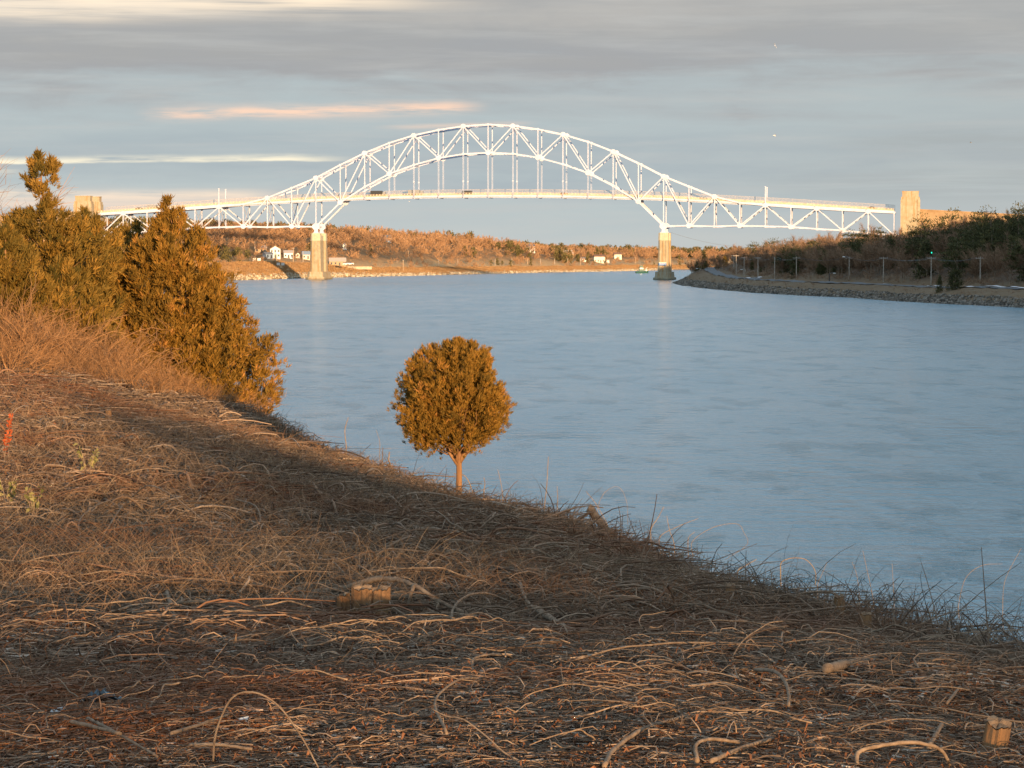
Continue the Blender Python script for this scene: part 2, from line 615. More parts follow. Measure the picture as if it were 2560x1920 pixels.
M['palebit'] = flat('pale_scrap', (0.45, 0.47, 0.48), 0.6, 0.3)


def concrete():
    m, nt, b = new_mat('stained_concrete', 0.9, 0.2)
    x, y, z = sep(objco(nt))
    n = noise(vec(x, y, z), 0.5, 6.0, 0.6)
    c = ramp(n, [(0.3, (0.30, 0.25, 0.16)), (0.7, (0.42, 0.37, 0.27))])
    run = noise(vec(x * 1.3, y * 1.3, z * 0.05), 1.0, 3.0, 0.6)      # rust and water runs down the faces
    c = mixc(smooth(run, 0.47, 0.66) * 0.75, c, (0.34, 0.19, 0.07))
    lift = X.m('FRACT', z / 1.5)                                     # pour lines
    c = mixc(smooth(lift, 0.93, 0.99) * 0.25, c, (0.22, 0.18, 0.12))
    wet = smooth(z + (n - 0.5) * 0.8, 1.0, 0.4)
    c = mixc(wet * 0.6, c, (0.13, 0.11, 0.07))
    set_in(nt, b.inputs['Base Color'], c)
    return m


M['concrete'] = concrete()
M['capstone'] = noisy('clean_concrete', (0.42, 0.38, 0.27), (0.52, 0.48, 0.36), 0.8, 0.9, 0.2)
M['wallstone'] = noisy('brown_concrete', (0.26, 0.17, 0.09), (0.38, 0.27, 0.16), 0.35, 0.9, 0.2)


def land_mat(name, soil1, soil2, grass, wet_z=0.9, wet=(0.035, 0.035, 0.03), g0=3.0, g1=9.0):
    m, nt, b = new_mat(name, 0.95, 0.1)
    x, y, z = sep(objco(nt))
    v = vec(x, y, z)
    n = noise(v, 0.25, 6.0, 0.65)
    n2 = noise(v, 0.03, 3.0, 0.5)
    c = ramp(n, [(0.3, soil1), (0.7, soil2)])
    g = smooth(z + (n2 - 0.5) * 6.0, g1, g0)
    c = mixc(g, c, ramp(n, [(0.25, tuple(v * 0.7 for v in grass)), (0.75, grass)]))
    c = mixc(smooth(z + (n - 0.5) * 0.9, wet_z + 0.35, wet_z - 0.25), c, wet)
    set_in(nt, b.inputs['Base Color'], c)
    bump(nt, b, n, 0.6)
    return m


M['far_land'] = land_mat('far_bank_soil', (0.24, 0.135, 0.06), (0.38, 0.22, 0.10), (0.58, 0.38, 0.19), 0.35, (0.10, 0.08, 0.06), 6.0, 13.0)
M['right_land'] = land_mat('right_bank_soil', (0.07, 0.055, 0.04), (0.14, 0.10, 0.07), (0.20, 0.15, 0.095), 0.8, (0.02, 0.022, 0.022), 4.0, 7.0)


def bank_mat():
    m, nt, b = new_mat('near_bank_soil', 0.95, 0.1)
    v = objco(nt)
    n = noise(v, 6.0, 6.0, 0.7)
    n2 = noise(v, 0.35, 3.0, 0.5)
    c = ramp(n, [(0.3, (0.06, 0.038, 0.025)), (0.55, (0.12, 0.075, 0.048)), (0.75, (0.18, 0.12, 0.08))])
    c = mixc(smooth(n2, 0.5, 0.68) * 0.5, c, (0.12, 0.05, 0.025))
    set_in(nt, b.inputs['Base Color'], c)
    bump(nt, b, n, 0.03)
    return m


M['near_land'] = bank_mat()


def water_mat():
    m, nt, b = new_mat('canal_water', 0.1, 0.5)
    b.inputs['IOR'].default_value = 1.33
    g = nt.nodes.new('ShaderNodeNewGeometry')
    x, y, z = sep(X(g.outputs['Position']))
    big = noise(vec(x * 1.0, y * 0.5, 0.0), 0.045, 6.0, 0.65, 0.8)     # gusts and current bands
    rip = smooth(big, 0.25, 0.75)
    dash = smooth(noise(vec(x * 0.55, y * 0.2, 2.0), 0.45, 4.0, 0.65), 0.50, 0.66)
    dash2 = smooth(noise(vec(x * 0.5, y * 0.16, 6.0), 0.16, 4.0, 0.6), 0.50, 0.64)
    w1 = noise(vec(x * 0.55, y, 0.0), 0.55, 3.0, 0.55)
    w2 = noise(vec(x * 0.7, y, 4.0), 2.2, 3.0, 0.6)
    w3 = noise(vec(x, y, 8.0), 6.0, 3.0, 0.6)
    h = w1 * 0.26 * (0.75 + dash2 * 0.9) + w2 * 0.10 * (0.8 + rip * 0.4 + dash * 1.6) + w3 * 0.026 * (0.7 + rip * 0.4 + dash)
    bump(nt, b, h, 1.0, 1.0)
    b.inputs['Base Color'].default_value = (0.014, 0.085, 0.145, 1)
    set_r = 0.15 + rip * 0.05
    nt.links.new(set_r.s, b.inputs['Roughness'])
    return m


M['water'] = water_mat()
M['asphalt'] = noisy('grey_asphalt', (0.10, 0.11, 0.12), (0.16, 0.17, 0.18), 1.2, 0.9, 0.2)
M['snow'] = noisy('old_snow', (0.62, 0.66, 0.72), (0.80, 0.82, 0.86), 2.0, 0.8, 0.2)
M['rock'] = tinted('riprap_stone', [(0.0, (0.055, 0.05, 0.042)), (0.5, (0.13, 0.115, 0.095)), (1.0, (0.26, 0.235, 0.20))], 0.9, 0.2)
M['rock_far'] = tinted('sunny_riprap_stone', [(0.0, (0.22, 0.17, 0.11)), (0.5, (0.42, 0.35, 0.24)), (1.0, (0.62, 0.54, 0.40))], 0.9, 0.2)  # paler copy of the riprap colour, lightened for the sunlit shore
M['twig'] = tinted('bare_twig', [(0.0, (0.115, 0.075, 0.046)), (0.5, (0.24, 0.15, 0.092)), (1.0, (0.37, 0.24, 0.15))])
M['twig_far'] = tinted('sunlit_twig', [(0.0, (0.20, 0.115, 0.065)), (0.5, (0.37, 0.215, 0.115)), (1.0, (0.52, 0.32, 0.17))])  # lighter copy of the bare twig, sun brightness put into its colour
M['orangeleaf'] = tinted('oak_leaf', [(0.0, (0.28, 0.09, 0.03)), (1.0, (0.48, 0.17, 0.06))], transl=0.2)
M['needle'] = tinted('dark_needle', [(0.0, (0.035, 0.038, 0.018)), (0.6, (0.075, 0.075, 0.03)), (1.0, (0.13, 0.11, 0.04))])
M['needle_far'] = tinted('sunlit_needle', [(0.0, (0.06, 0.055, 0.025)), (0.6, (0.125, 0.105, 0.04)), (1.0, (0.19, 0.15, 0.06))])  # needle colour again, brightened to look sunlit on the far shore
M['cedar'] = tinted('bronze_cedar', [(0.0, (0.09, 0.060, 0.012)), (0.45, (0.185, 0.105, 0.016)), (0.8, (0.29, 0.15, 0.022)), (1.0, (0.40, 0.19, 0.05))], 0.75, 0.2, 0.15)
M['cedar_green'] = tinted('green_cedar', [(0.0, (0.055, 0.050, 0.010)), (0.5, (0.155, 0.098, 0.017)), (1.0, (0.30, 0.165, 0.03))], 0.75, 0.2, 0.15)
M['litter'] = tinted('wood_litter', [(0.0, (0.045, 0.026, 0.017)), (0.35, (0.125, 0.074, 0.047)), (0.7, (0.25, 0.165, 0.11)), (0.93, (0.36, 0.27, 0.20)), (1.0, (0.48, 0.41, 0.34))], patch=((0.26, 0.085, 0.03), 0.30, 0.7))
M['straw'] = tinted('dry_straw', [(0.0, (0.07, 0.045, 0.028)), (0.5, (0.19, 0.125, 0.075)), (1.0, (0.42, 0.30, 0.19))], patch=((0.27, 0.10, 0.04), 0.25, 0.45))
M['stem'] = tinted('cut_stem', [(0.0, (0.06, 0.038, 0.025)), (0.5, (0.155, 0.103, 0.068)), (1.0, (0.34, 0.245, 0.17))], patch=((0.20, 0.072, 0.028), 0.30, 0.5))
M['leaf'] = tinted('fallen_leaf', [(0.0, (0.09, 0.04, 0.022)), (1.0, (0.24, 0.105, 0.05))])
M['weed'] = tinted('yellow_green_weed', [(0.0, (0.10, 0.10, 0.03)), (1.0, (0.36, 0.30, 0.12))], transl=0.2)
M['redsprig'] = tinted('rust_red_leaf', [(0.0, (0.30, 0.06, 0.02)), (1.0, (0.50, 0.12, 0.04))], transl=0.2)

# ------------------------------------------------------------------ setting: water, banks, hills
xs = np.array([-6000, -3000, -1500, -600, -250, -100, 0, 100, 250, 600, 1500, 3000, 6000], float)
ys = np.array([-1500, -500, -100, 0, 100, 300, 700, 1500, 3000, 6000, 9000], float)
Xg, Yg = np.meshgrid(xs, ys, indexing='ij')
tag(link_mesh('water', grid_mesh('water', Xg, Yg, Xg * 0), M['water']), kind='structure')

xs = np.concatenate([np.linspace(-70, -20, 26)[:-1], np.linspace(-20, 12, 240), np.linspace(12, 70, 30)[1:]])
ys = np.concatenate([np.linspace(-130, 2, 50)[:-1], np.linspace(2, 30, 230)[:-1], np.linspace(30, 92, 260)[:-1], np.linspace(92, 190, 50)])
Xg, Yg = np.meshgrid(xs, ys, indexing='ij')
tag(link_mesh('ground', grid_mesh('ground', Xg, Yg, near_z(Xg, Yg)), M['near_land']), kind='structure')

azs = np.radians(np.linspace(-14.5, 14.5, 400))
ds = np.concatenate([np.geomspace(150, 1350, 60)[:-1], np.linspace(1350, 2900, 230)[:-1], np.linspace(2900, 4600, 40)])
A_, D_ = np.meshgrid(azs, ds, indexing='ij')
Xg, Yg = np.tan(A_) * D_, D_
TL = -signed_dist(Xg, Yg, LSH)
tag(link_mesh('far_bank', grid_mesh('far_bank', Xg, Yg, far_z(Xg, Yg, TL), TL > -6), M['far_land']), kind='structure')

ys = np.concatenate([np.linspace(-500, 450, 60)[:-1], np.linspace(450, 1600, 330)[:-1], np.linspace(1600, 2100, 30)])
ts = np.concatenate([np.linspace(-6, 40, 70)[:-1], np.linspace(40, 180, 70)[:-1], np.linspace(180, 700, 30)])
T_, Yg = np.meshgrid(ts, ys, indexing='ij')
Xg = shore_r(Yg) + T_
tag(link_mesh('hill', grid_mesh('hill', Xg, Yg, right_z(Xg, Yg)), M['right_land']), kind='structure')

# service road along the right bank, with old snow on its verge
ry = np.linspace(420, 1420, 300)
rt = np.linspace(13.5, 18.5, 5)
T_, Yg = np.meshgrid(rt, ry, indexing='ij')
Xg = shore_r(Yg) + T_
zc = np.repeat(right_z(shore_r(ry) + 16, ry)[None, :], 5, 0)
zz = np.maximum(right_z(Xg, Yg), zc) + 0.05
tag(link_mesh('road', grid_mesh('road', Xg, Yg, zz), M['asphalt']), kind='structure')
sy = np.linspace(540, 1120, 900)
keep_ = (vnoise(sy, sy * 0, 22, 31) + vnoise(sy, sy * 0, 6, 32) * 0.5) > -0.05
keep_ &= (sy < 880) | (sy > 1040)
st = np.array([18.8, 19.6, 20.4])
T_, Yg = np.meshgrid(st, sy, indexing='ij')
wv = vnoise(Yg, T_, 4, 33) * 0.5
Xg = shore_r(Yg) + T_ + wv
kk = np.repeat(keep_[None, :], 3, 0)
tag(link_mesh('snow', grid_mesh('snow', Xg, Yg, right_z(Xg, Yg) + 0.14, kk), M['snow']), kind='stuff',
    label='broken line of old snow along the road verge on the right bank', cat='snow')

# riprap boulders
_ico_v = np.array([(-1, 1.618, 0), (1, 1.618, 0), (-1, -1.618, 0), (1, -1.618, 0), (0, -1, 1.618), (0, 1, 1.618), (0, -1, -1.618), (0, 1, -1.618), (1.618, 0, -1), (1.618, 0, 1), (-1.618, 0, -1), (-1.618, 0, 1)]) / 1.9
_ico_f = np.array([(0, 11, 5), (0, 5, 1), (0, 1, 7), (0, 7, 10), (0, 10, 11), (1, 5, 9), (5, 11, 4), (11, 10, 2), (10, 7, 6), (7, 1, 8), (3, 9, 4), (3, 4, 2), (3, 2, 6), (3, 6, 8), (3, 8, 9), (4, 9, 5), (2, 4, 11), (6, 2, 10), (8, 6, 7), (9, 8, 1)])


def rocks(name, P, R, mat):
    n = len(P)
    V = _ico_v[None] * (R[:, None, None] * rng.uniform(0.6, 1.35, (n, 12, 1)) * rng.uniform(0.7, 1.2, (n, 1, 3))) + P[:, None, :]
    f = (_ico_f[None] + (np.arange(n) * 12)[:, None, None]).reshape(-1, 3)
    return link_mesh(name, np_mesh(name, V.reshape(-1, 3), f, np.repeat(rng.random(n), 12)), mat)


n = 9000
y = np.exp(rng.uniform(np.log(560), np.log(1480), n)); t = rng.uniform(-1.5, 5.0, n)
x = shore_r(y) + t
P = np.stack([x, y, right_z(x, y) - 0.05], -1)
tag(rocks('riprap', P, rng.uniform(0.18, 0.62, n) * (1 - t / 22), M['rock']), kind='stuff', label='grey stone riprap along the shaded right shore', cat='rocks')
n = 5000
seg = rng.uniform(5, 13, n); i = seg.astype(int); fr = seg - i
px_ = LSH[i] * (1 - fr)[:, None] + LSH[np.minimum(i + 1, 16)] * fr[:, None]
nrm = norm(LSH[np.minimum(i + 1, 16)] - LSH[i])
t = rng.uniform(-1, 6.5, n)
x, y = px_[:, 0] - nrm[:, 1] * t, px_[:, 1] + nrm[:, 0] * t
P = np.stack([x, y, far_z(x, y)], -1)
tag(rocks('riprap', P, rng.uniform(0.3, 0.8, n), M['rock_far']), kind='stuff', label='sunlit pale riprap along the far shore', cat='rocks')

# ------------------------------------------------------------------ the bridge
PHI = 0.1484
br = empty('arch_bridge', (-12.73, 1464.5, 0), -PHI)
tag(br, 'long silver steel arch bridge with hanging deck crossing the whole canal', 'bridge')
PL, W = 13.41, 14.6                                       # panel length, distance between the two trusses
TOPZ = [82.6, 81.8, 79.9, 77.1, 73.1, 67.8, 61.5, 54.6, 49.2, 43.9, 40.6, 39.3, 38.3, 37.5, 36.6, 35.9, 35.2]
BOTZ = [67.6, 67.0, 64.9, 61.3, 56.6, 49.7, 41.4, 28.4, 28.6, 28.2, 28.6, 28.2, 27.9, 26.8, 26.0, 24.6, 23.5]


def deck_z(s):                                            # underside of the edge girder
    a = abs(s)
    return float(np.interp(a, [0, 30, 60, 94, 150, 215, 300], [43.7, 43.5, 42.9, 41.8, 38.7, 34.6, 29.4]))


N = 16
steel = M['steel']


def truss(w, inner):
    tr = None
    mb = MB()
    T = {k: Vector((k * PL, w, TOPZ[abs(k)])) for k in range(-N, N + 1)}
    B = {k: Vector((k * PL, w, BOTZ[abs(k)])) for k in range(-N, N + 1)}
    for k in range(-N, N):
        mb.beam(T[k], T[k + 1], 0.75, 0.86)
        mb.beam(B[k], B[k + 1], 0.7, 0.8)
    for k in range(-N, N + 1):                            # gusset plates, larger where the diagonals meet
        up = (abs(k) % 2 == 1)                            # diagonals meet at the top on odd nodes counted from the middle
        for node, big in ((T[k], up), (B[k], not up)):
            r = 1.55 if big else 0.8
            if abs(k) == 7 and node is B[k]: r = 2.2
            pts = [(node.x + r * math.cos(a), node.z + r * 0.85 * math.sin(a)) for a in np.linspace(0.39, 0.39 + 2 * math.pi, 9)[:-1]]
            mb.slab(pts, w - 0.47, w + 0.47)
    tr = mb.build('truss', steel, br)
    for k in range(-N, N + 1):
        v = MB(); a, b = B[k], T[k]
        for o in (-0.27, 0.27):
            v.beam(a + Vector((0, o, 0)), b + Vector((0, o, 0)), 0.12, 0.44)
        L = (b - a).length
        for q in range(int(L / 2.2)):                     # batten plates between the two leaves
            zc_ = a.z + 1.5 + q * 2.2
            if zc_ < b.z - 1: v.box((a.x, w, zc_), (0.42, 0.44, 0.8))
        v.build('vertical', steel, tr)
    for k in range(-N, N):
        if k % 2: a, b = T[k], B[k + 1]
        else: a, b = B[k], T[k + 1]
        v = MB()
        for o in (-0.29, 0.29):
            v.beam(a + Vector((0, o, 0)), b + Vector((0, o, 0)), 0.12, 0.52)
        d = b - a
        for q in range(2, int(d.length / 2.4)):
            c = a + d * (q * 2.4 / d.length)
            v.beam(c - d.normalized() * 0.45, c + d.normalized() * 0.45, 0.48, 0.46)
        v.build('diagonal', steel, tr)
    for k in range(-5, 6):
        v = MB()
        for o in (-0.24, 0.24):
            v.beam((k * PL + o, w, deck_z(k * PL) + 0.3), B[k] + Vector((o, 0, 0)), 0.16, 0.16)
        if k % 2: v.box((k * PL, w, deck_z(k * PL) + 9), (0.9, 0.5, 0.6))
        v.build('hanger', steel, tr)
    for k in (-11, 11):
        v = MB().box((k * PL, w, 43.6), (0.62, 0.62, 10.4), top=0.75).box((k * PL, w, 49.0), (0.8, 0.8, 0.35))
        v.box((k * PL, w, 39.6), (1.1, 1.0, 1.8))
        v.build('end_mast', steel, tr)
    return T, B


T0, B0 = truss(0.0, 1)
T1, B1 = truss(W, -1)
mb = MB()                                                 # cross bracing between the trusses
for k in range(-N, N + 1):
    s = k * PL
    if abs(k) <= 8: mb.beam(T0[k], T1[k], 0.4, 0.6)
    if abs(k) <= 5 or abs(k) >= 7: mb.beam(B0[k], B1[k], 0.4, 0.6)
    if k < N:
        if abs(k) <= 8 and abs(k + 1) <= 8:
            mb.beam(T0[k] + Vector((0, .2, -.1)), T1[k + 1] + Vector((0, -.2, -.1)), 0.3, 0.35)
            mb.beam(T1[k] + Vector((0, -.2, .1)), T0[k + 1] + Vector((0, .2, .1)), 0.3, 0.35)
        if not (abs(k) == 6 or abs(k + 1) == 6):
            mb.beam(B0[k] + Vector((0, .2, -.1)), B1[k + 1] + Vector((0, -.2, -.1)), 0.3, 0.35)
    if abs(k) <= 6 and abs(k) % 2 == 1:                   # sway frames above the road
        mb.beam(T0[k] + Vector((0, .3, -1)), T1[k] + Vector((0, -.3, -4)), 0.25, 0.3)
        mb.beam(T1[k] + Vector((0, -.3, -1)), T0[k] + Vector((0, .3, -4)), 0.25, 0.3)
    if 8 <= abs(k):
        mb.beam(B0[k] + Vector((0, .3, .5)), (s, W - .3, deck_z(s)), 0.25, 0.3)
        mb.beam(B1[k] + Vector((0, -.3, .5)), (s, .3, deck_z(s)), 0.25, 0.3)
mb.build('cross_bracing', steel, br)

SE = 16.05 * PL
ss = np.arange(-16, 16.01, 0.5) * PL
deck = MB()
for a, b in zip(ss[:-1], ss[1:]):
    za, zb = deck_z(a), deck_z(b)
    deck.beam((a, W / 2, za + 1.55), (b, W / 2, zb + 1.55), 12.6, 0.45)
deck = deck.build('road_deck', M['deck'], br)
for w, wd, dz, hh_ in ((0.85, .25, 1.05, 1.0), (W - 0.85, .25, 1.05, 1.0), (1.6, .3, .25, .35)):
    gir = MB()
    for a, b in zip(ss[:-1], ss[1:]):
        gir.beam((a, w, deck_z(a) + dz), (b, w, deck_z(b) + dz), wd, hh_)
    gir.build('edge_girder' if hh_ > .9 else 'stringer', steel, deck)
for k in range(-N, N + 1):
    s = k * PL
    MB().beam((s, 0.3, deck_z(s) + 0.55), (s, W - 0.3, deck_z(s) + 0.55), 0.5, 1.3).build('floor_beam', steel, deck)
rail = MB()
for w in (0.75, W - 0.75):
    for a, b in zip(ss[:-1], ss[1:]):
        za, zb = deck_z(a) + 1.8, deck_z(b) + 1.8
        rail.beam((a, w, za + 0.95), (b, w, zb + 0.95), 0.12, 0.14)
        rail.beam((a, w, za + 0.15), (b, w, zb + 0.15), 0.25, 0.30)
        rail.beam((a, w, za + 0.55), (b, w, zb + 0.55), 0.06, 0.08)
for i in range(int(2 * SE / 1.68)):
    s = -SE + i * 1.68
    for w in (0.75, W - 0.75):
        rail.box((s, w, deck_z(s) + 2.25), (0.34, 0.3, 0.95))
rail.build('railing', M['rail'], deck)
fen = MB()
for i in range(int(2 * SE / 0.24)):
    s = -SE + i * 0.24
    big = i % 14 == 0
    fen.box((s, W - 1.5, deck_z(s) + 3.3), ((0.10 if big else 0.036), 0.05, 3.0))
for a, b in zip(ss[:-1], ss[1:]):
    for h in np.arange(1.9, 4.85, 0.35):
        fen.beam((a, W - 1.5, deck_z(a) + h), (b, W - 1.5, deck_z(b) + h), 0.05, 0.05)
    fen.beam((a, W - 1.5, deck_z(a) + 4.8), (b, W - 1.5, deck_z(b) + 4.8), 0.1, 0.1)
fen.build('fence', M['fence'], deck)


def octa(w, d, c, cx, cy):
    a, b = w / 2, d / 2
    return [(cx - a + c, cy - b), (cx + a - c, cy - b), (cx + a, cy - b + c), (cx + a, cy + b - c), (cx + a - c, cy + b), (cx - a + c, cy + b), (cx - a, cy + b - c), (cx - a, cy - b + c)]


def pier(s, sign):
    pr = MB()
    pr.prism(octa(3.6, 9.0, 0.2, s, W / 2), 4.2, 21.0, 0.9)
    p = pr.build('pier', M['concrete'], br)
    for w in (0.4, W - 0.4):
        sh = MB()
        sh.prism(octa(5.9, 5.9, 1.0, s, w), 4.2, 20.9, 0.86)
        for o in (-1.55, 0, 1.55):                        # raised ribs on the two visible faces
            sh.prism([(s + o - 0.34, w - 3.14), (s + o + 0.34, w - 3.14), (s + o + 0.34, w - 1.9), (s + o - 0.34, w - 1.9)], 4.2, 20.6, 0.80)
        sh.build('shaft', M['concrete'], p)
        cp_ = MB().prism(octa(5.3, 5.3, 0.9, s, w), 20.9, 24.9, 0.95)
        for o in (-1.2, 0, 1.2):
            cp_.box((s + o, w - 2.55, 22.7), (0.7, 0.3, 3.7))
        cp_.build('cap', M['capstone'], p)
        MB().prism(octa(2.6, 2.0, 0.2, s, w), 24.9, 27.6, 0.55).box((s, w, 25.05), (3.2, 2.6, 0.3)).build('bearing', steel, p)
    MB().box((s, W / 2, 22.0), (3.0, 10.6, 3.4)).build('strut', M['capstone'], p)
    MB().prism(octa(8.6, 24.0, 1.6, s, W / 2), 1.3, 4.2, 0.95).build('plinth', M['concrete'], p)
    MB().prism(octa(10.6, 26.5, 2.2, s, W / 2), -3.0, 1.3, 0.97).build('footing', M['concrete'], p)
    if sign:
        b = MB().box((s - 0.2, -3.02, 8.3), (4.0, 0.16, 1.3)).build('sign_board', M['blue'], p)
        MB().box((s - 0.2, -3.03, 9.05), (4.0, 0.18, 0.35)).build('header', M['white'], b)
        l = MB()
        for i in range(7):
            l.box((s - 1.6 + i * 0.47, -3.10, 8.35 + 0.06 * (i % 2)), (0.24, 0.03, 0.42))
        l.build('lettering', M['white'], b)
    return p


pier(-7 * PL, False)
pier(7 * PL, True)


def abutment(sg):
    for w in (-1.2, W + 1.2):
        c = sg * (16.25 * PL + 5.0)
        top = 46.0 if sg > 0 else 45.0
        mb = MB().box((c, w, (top - 2.6 + 6) / 2), (9.6, 4.6, top - 2.6 - 6)).box((c, w, top - 1.3), (8.4, 4.0, 2.6)).box((c, w, top + 0.2), (8.8, 4.3, 0.4))
        for o in (-4.3, 4.3):
            mb.box((c + o, w, (top - 4 + 6) / 2), (1.5, 5.2, top - 4 - 6))
        mb.build('abutment_tower', M['concrete'], br)
    mb = MB()
    a0, a1 = sg * (16.25 * PL + 9.8), sg * (16.25 * PL + 95)
    za, zb = deck_z(a0) + 2.9, deck_z(a1) + 2.6
    mb.slab([(a0, 8), (a1, 8), (a1, zb), (a0, za)] if sg > 0 else [(a1, 8), (a0, 8), (a0, za), (a1, zb)], 0.0, W)
    mb.beam((a0, 0.1, za + 0.1), (a1, 0.1, zb + 0.1), 0.9, 0.5)
    for q in range(1, 8):
        s = a0 + (a1 - a0) * q / 8
        mb.box((s, -0.05, (za + 8) / 2 - 4), (0.5, 0.3, za - 10 - q * 0.6))
    mb.build('approach_wall', M['wallstone'], br)


abutment(1)
abutment(-1)

# ------------------------------------------------------------------ traffic on the bridge
def vehicle(s, w, kind, col, label):
    t = empty(kind, (0, 0, 0))
    L, Wd, H = {'car': (4.5, 1.8, 1.45), 'van': (5.6, 2.0, 2.3), 'truck': (8.5, 2.4, 3.1)}[kind]
    z0 = deck_z(s) + 1.78
    t.location = br.matrix_basis @ Vector((s, w, z0)) if False else Vector((-12.73 + s * math.cos(PHI) + w * math.sin(PHI), 1464.5 - s * math.sin(PHI) + w * math.cos(PHI), z0))
    t.rotation_euler = (0, 0, -PHI)
    tag(t, label, kind, 'vehicles on the bridge deck')
    b = MB()
    if kind == 'car':
        b.box((0, 0, 0.62), (L, Wd, 0.62), top=0.96)
    elif kind == 'van':
        b.box((0, 0, 1.25), (L, Wd, 1.8), top=0.92)
    else:
        b.box((-0.9, 0, 1.85), (L - 2.2, Wd, 2.3)).box((0, 0, 0.6), (L, 1.0, 0.3))
    b.build('body', col, t)
    c = MB()
    if kind == 'car': c.box((-0.2, 0, 1.16), (2.5, Wd * .9, 0.5), top=0.74)
    elif kind == 'van': c.box((L / 2 - 0.7, 0, 1.75), (1.3, Wd * .96, 0.6), top=0.9)
    else: c.box((L / 2 - 0.95, 0, 1.5), (1.7, Wd * .95, 1.7), top=0.88)
    c.build('cabin', M['glass'] if kind != 'truck' else M['grey'], t)
    for x in (-L * .3, L * .3):
        for y in (-Wd * .43, Wd * .43):
            MB().tube([(x, y - .12, .34), (x, y + .12, .34)], .36, 10).build('wheel', M['dark'], t)
    return t


vehicle(-60.5, 4.0, 'truck', M['dark'], 'dark truck leftmost of three under the rising left side of the arch')
vehicle(-40.0, 4.2, 'truck', M['grey'], 'grey truck crossing the bridge left of the middle of the span')
vehicle(-12.0, 4.0, 'van', M['dark'], 'dark van near the middle of the bridge under the arch top')
vehicle(-193.0, 4.0, 'car', M['dark'], 'dark car close to the left abutment tower')
vehicle(-186.0, 4.2, 'van', M['grey'], 'grey van behind the lone car near the left tower')
vehicle(-176.0, 4.0, 'car', M['grey'], 'grey car on the left side span, last of three together')
vehicle(40.0, 4.0, 'car', M['rust'], 'reddish car on the deck right of the middle hangers')
vehicle(203.0, 4.0, 'car', M['dark'], 'dark car just short of the right abutment tower')
t = vehicle(247.0, 4.0, 'car', M['dark'], 'dark car on the approach wall right of the tower')
t.location.z += 1.0

# ------------------------------------------------------------------ trees
def bare_tree(seed, H=8.0, spread=0.36, nt=330, wid=0.075, lean=0.0, trunk_r=0.13):
    """Winter crown of many fine twigs on limbs; returns crown and trunk tuples."""
    r = np.random.default_rng(seed)
    nl = 9
    limbs_c, limbs_r = [], []
    tips = []
    for i in range(nl):
        a = i * 2.4 + r.uniform(-.4, .4); out = r.uniform(0.35, 1.0) * spread * H; h0 = r.uniform(0.18, 0.5) * H
        h1 = min(0.98 * H, h0 + r.uniform(0.32, 0.5) * H)
        u = np.linspace(0, 1, 5)
        c = np.stack([np.cos(a) * out * u ** 0.9, np.sin(a) * out * u ** 0.9, h0 + (h1 - h0) * u ** 1.15], -1)
        c[1:-1] += r.normal(0, 0.012 * H, (3, 3))
        limbs_c.append(c); limbs_r.append(np.linspace(trunk_r * 0.5, trunk_r * 0.12, 5)); tips.append(c)
    C = np.array(limbs_c); R = np.array(limbs_r)
    tc = np.array([[(0, 0, -0.6), (0.02 * H, 0, 0.25 * H), (0, 0.02 * H, 0.55 * H), (0.01 * H, 0, 0.75 * H), (0, 0, 0.95 * H)]])
    tr = np.array([[trunk_r * 1.25, trunk_r, trunk_r * 0.6, trunk_r * 0.35, trunk_r * .15]])
    Vt, Ft, Tt = tubes(np.concatenate([tc, C]), np.concatenate([tr, R]), 5, np.full(nl + 1, 0.5), r)
    # twigs start on a limb or trunk and fan up and out; some lumps are denser than others
    allc = np.concatenate([C, tc + np.zeros((2, 1, 1))])
    k = r.integers(0, len(allc), nt); u = r.uniform(0.3, 1, nt) * 3.99
    i = u.astype(int); f = (u - i)[:, None]
    p0 = allc[k, i] * (1 - f) + allc[k, i + 1] * f
    d = norm(p0 * (1.0, 1.0, 0.35) - np.array([0, 0, 0.02 * H]) + r.normal(0, 0.18 * H, (nt, 3)))
    d[:, 2] = np.abs(d[:, 2]) * 0.8 + 0.15
    L = r.uniform(0.10, 0.22, nt) * H
    q = np.linspace(0, 1, 3)
    Ct = p0[:, None] + d[:, None] * (L[:, None, None] * q[None, :, None])
    Ct[:, 1:] += r.normal(0, 0.02 * H, (nt, 2, 3))
    Rt = wid * np.array([1.0, 0.75, 0.2])[None] * r.uniform(0.5, 1.2, (nt, 1)) * 0.5
    Vc, Fc, Tc = tubes(Ct, Rt, 2, np.clip(r.normal(0.5, 0.2, nt), 0, 1), r)
    return (Vc, Fc, Tc), (Vt, Ft, Tt)


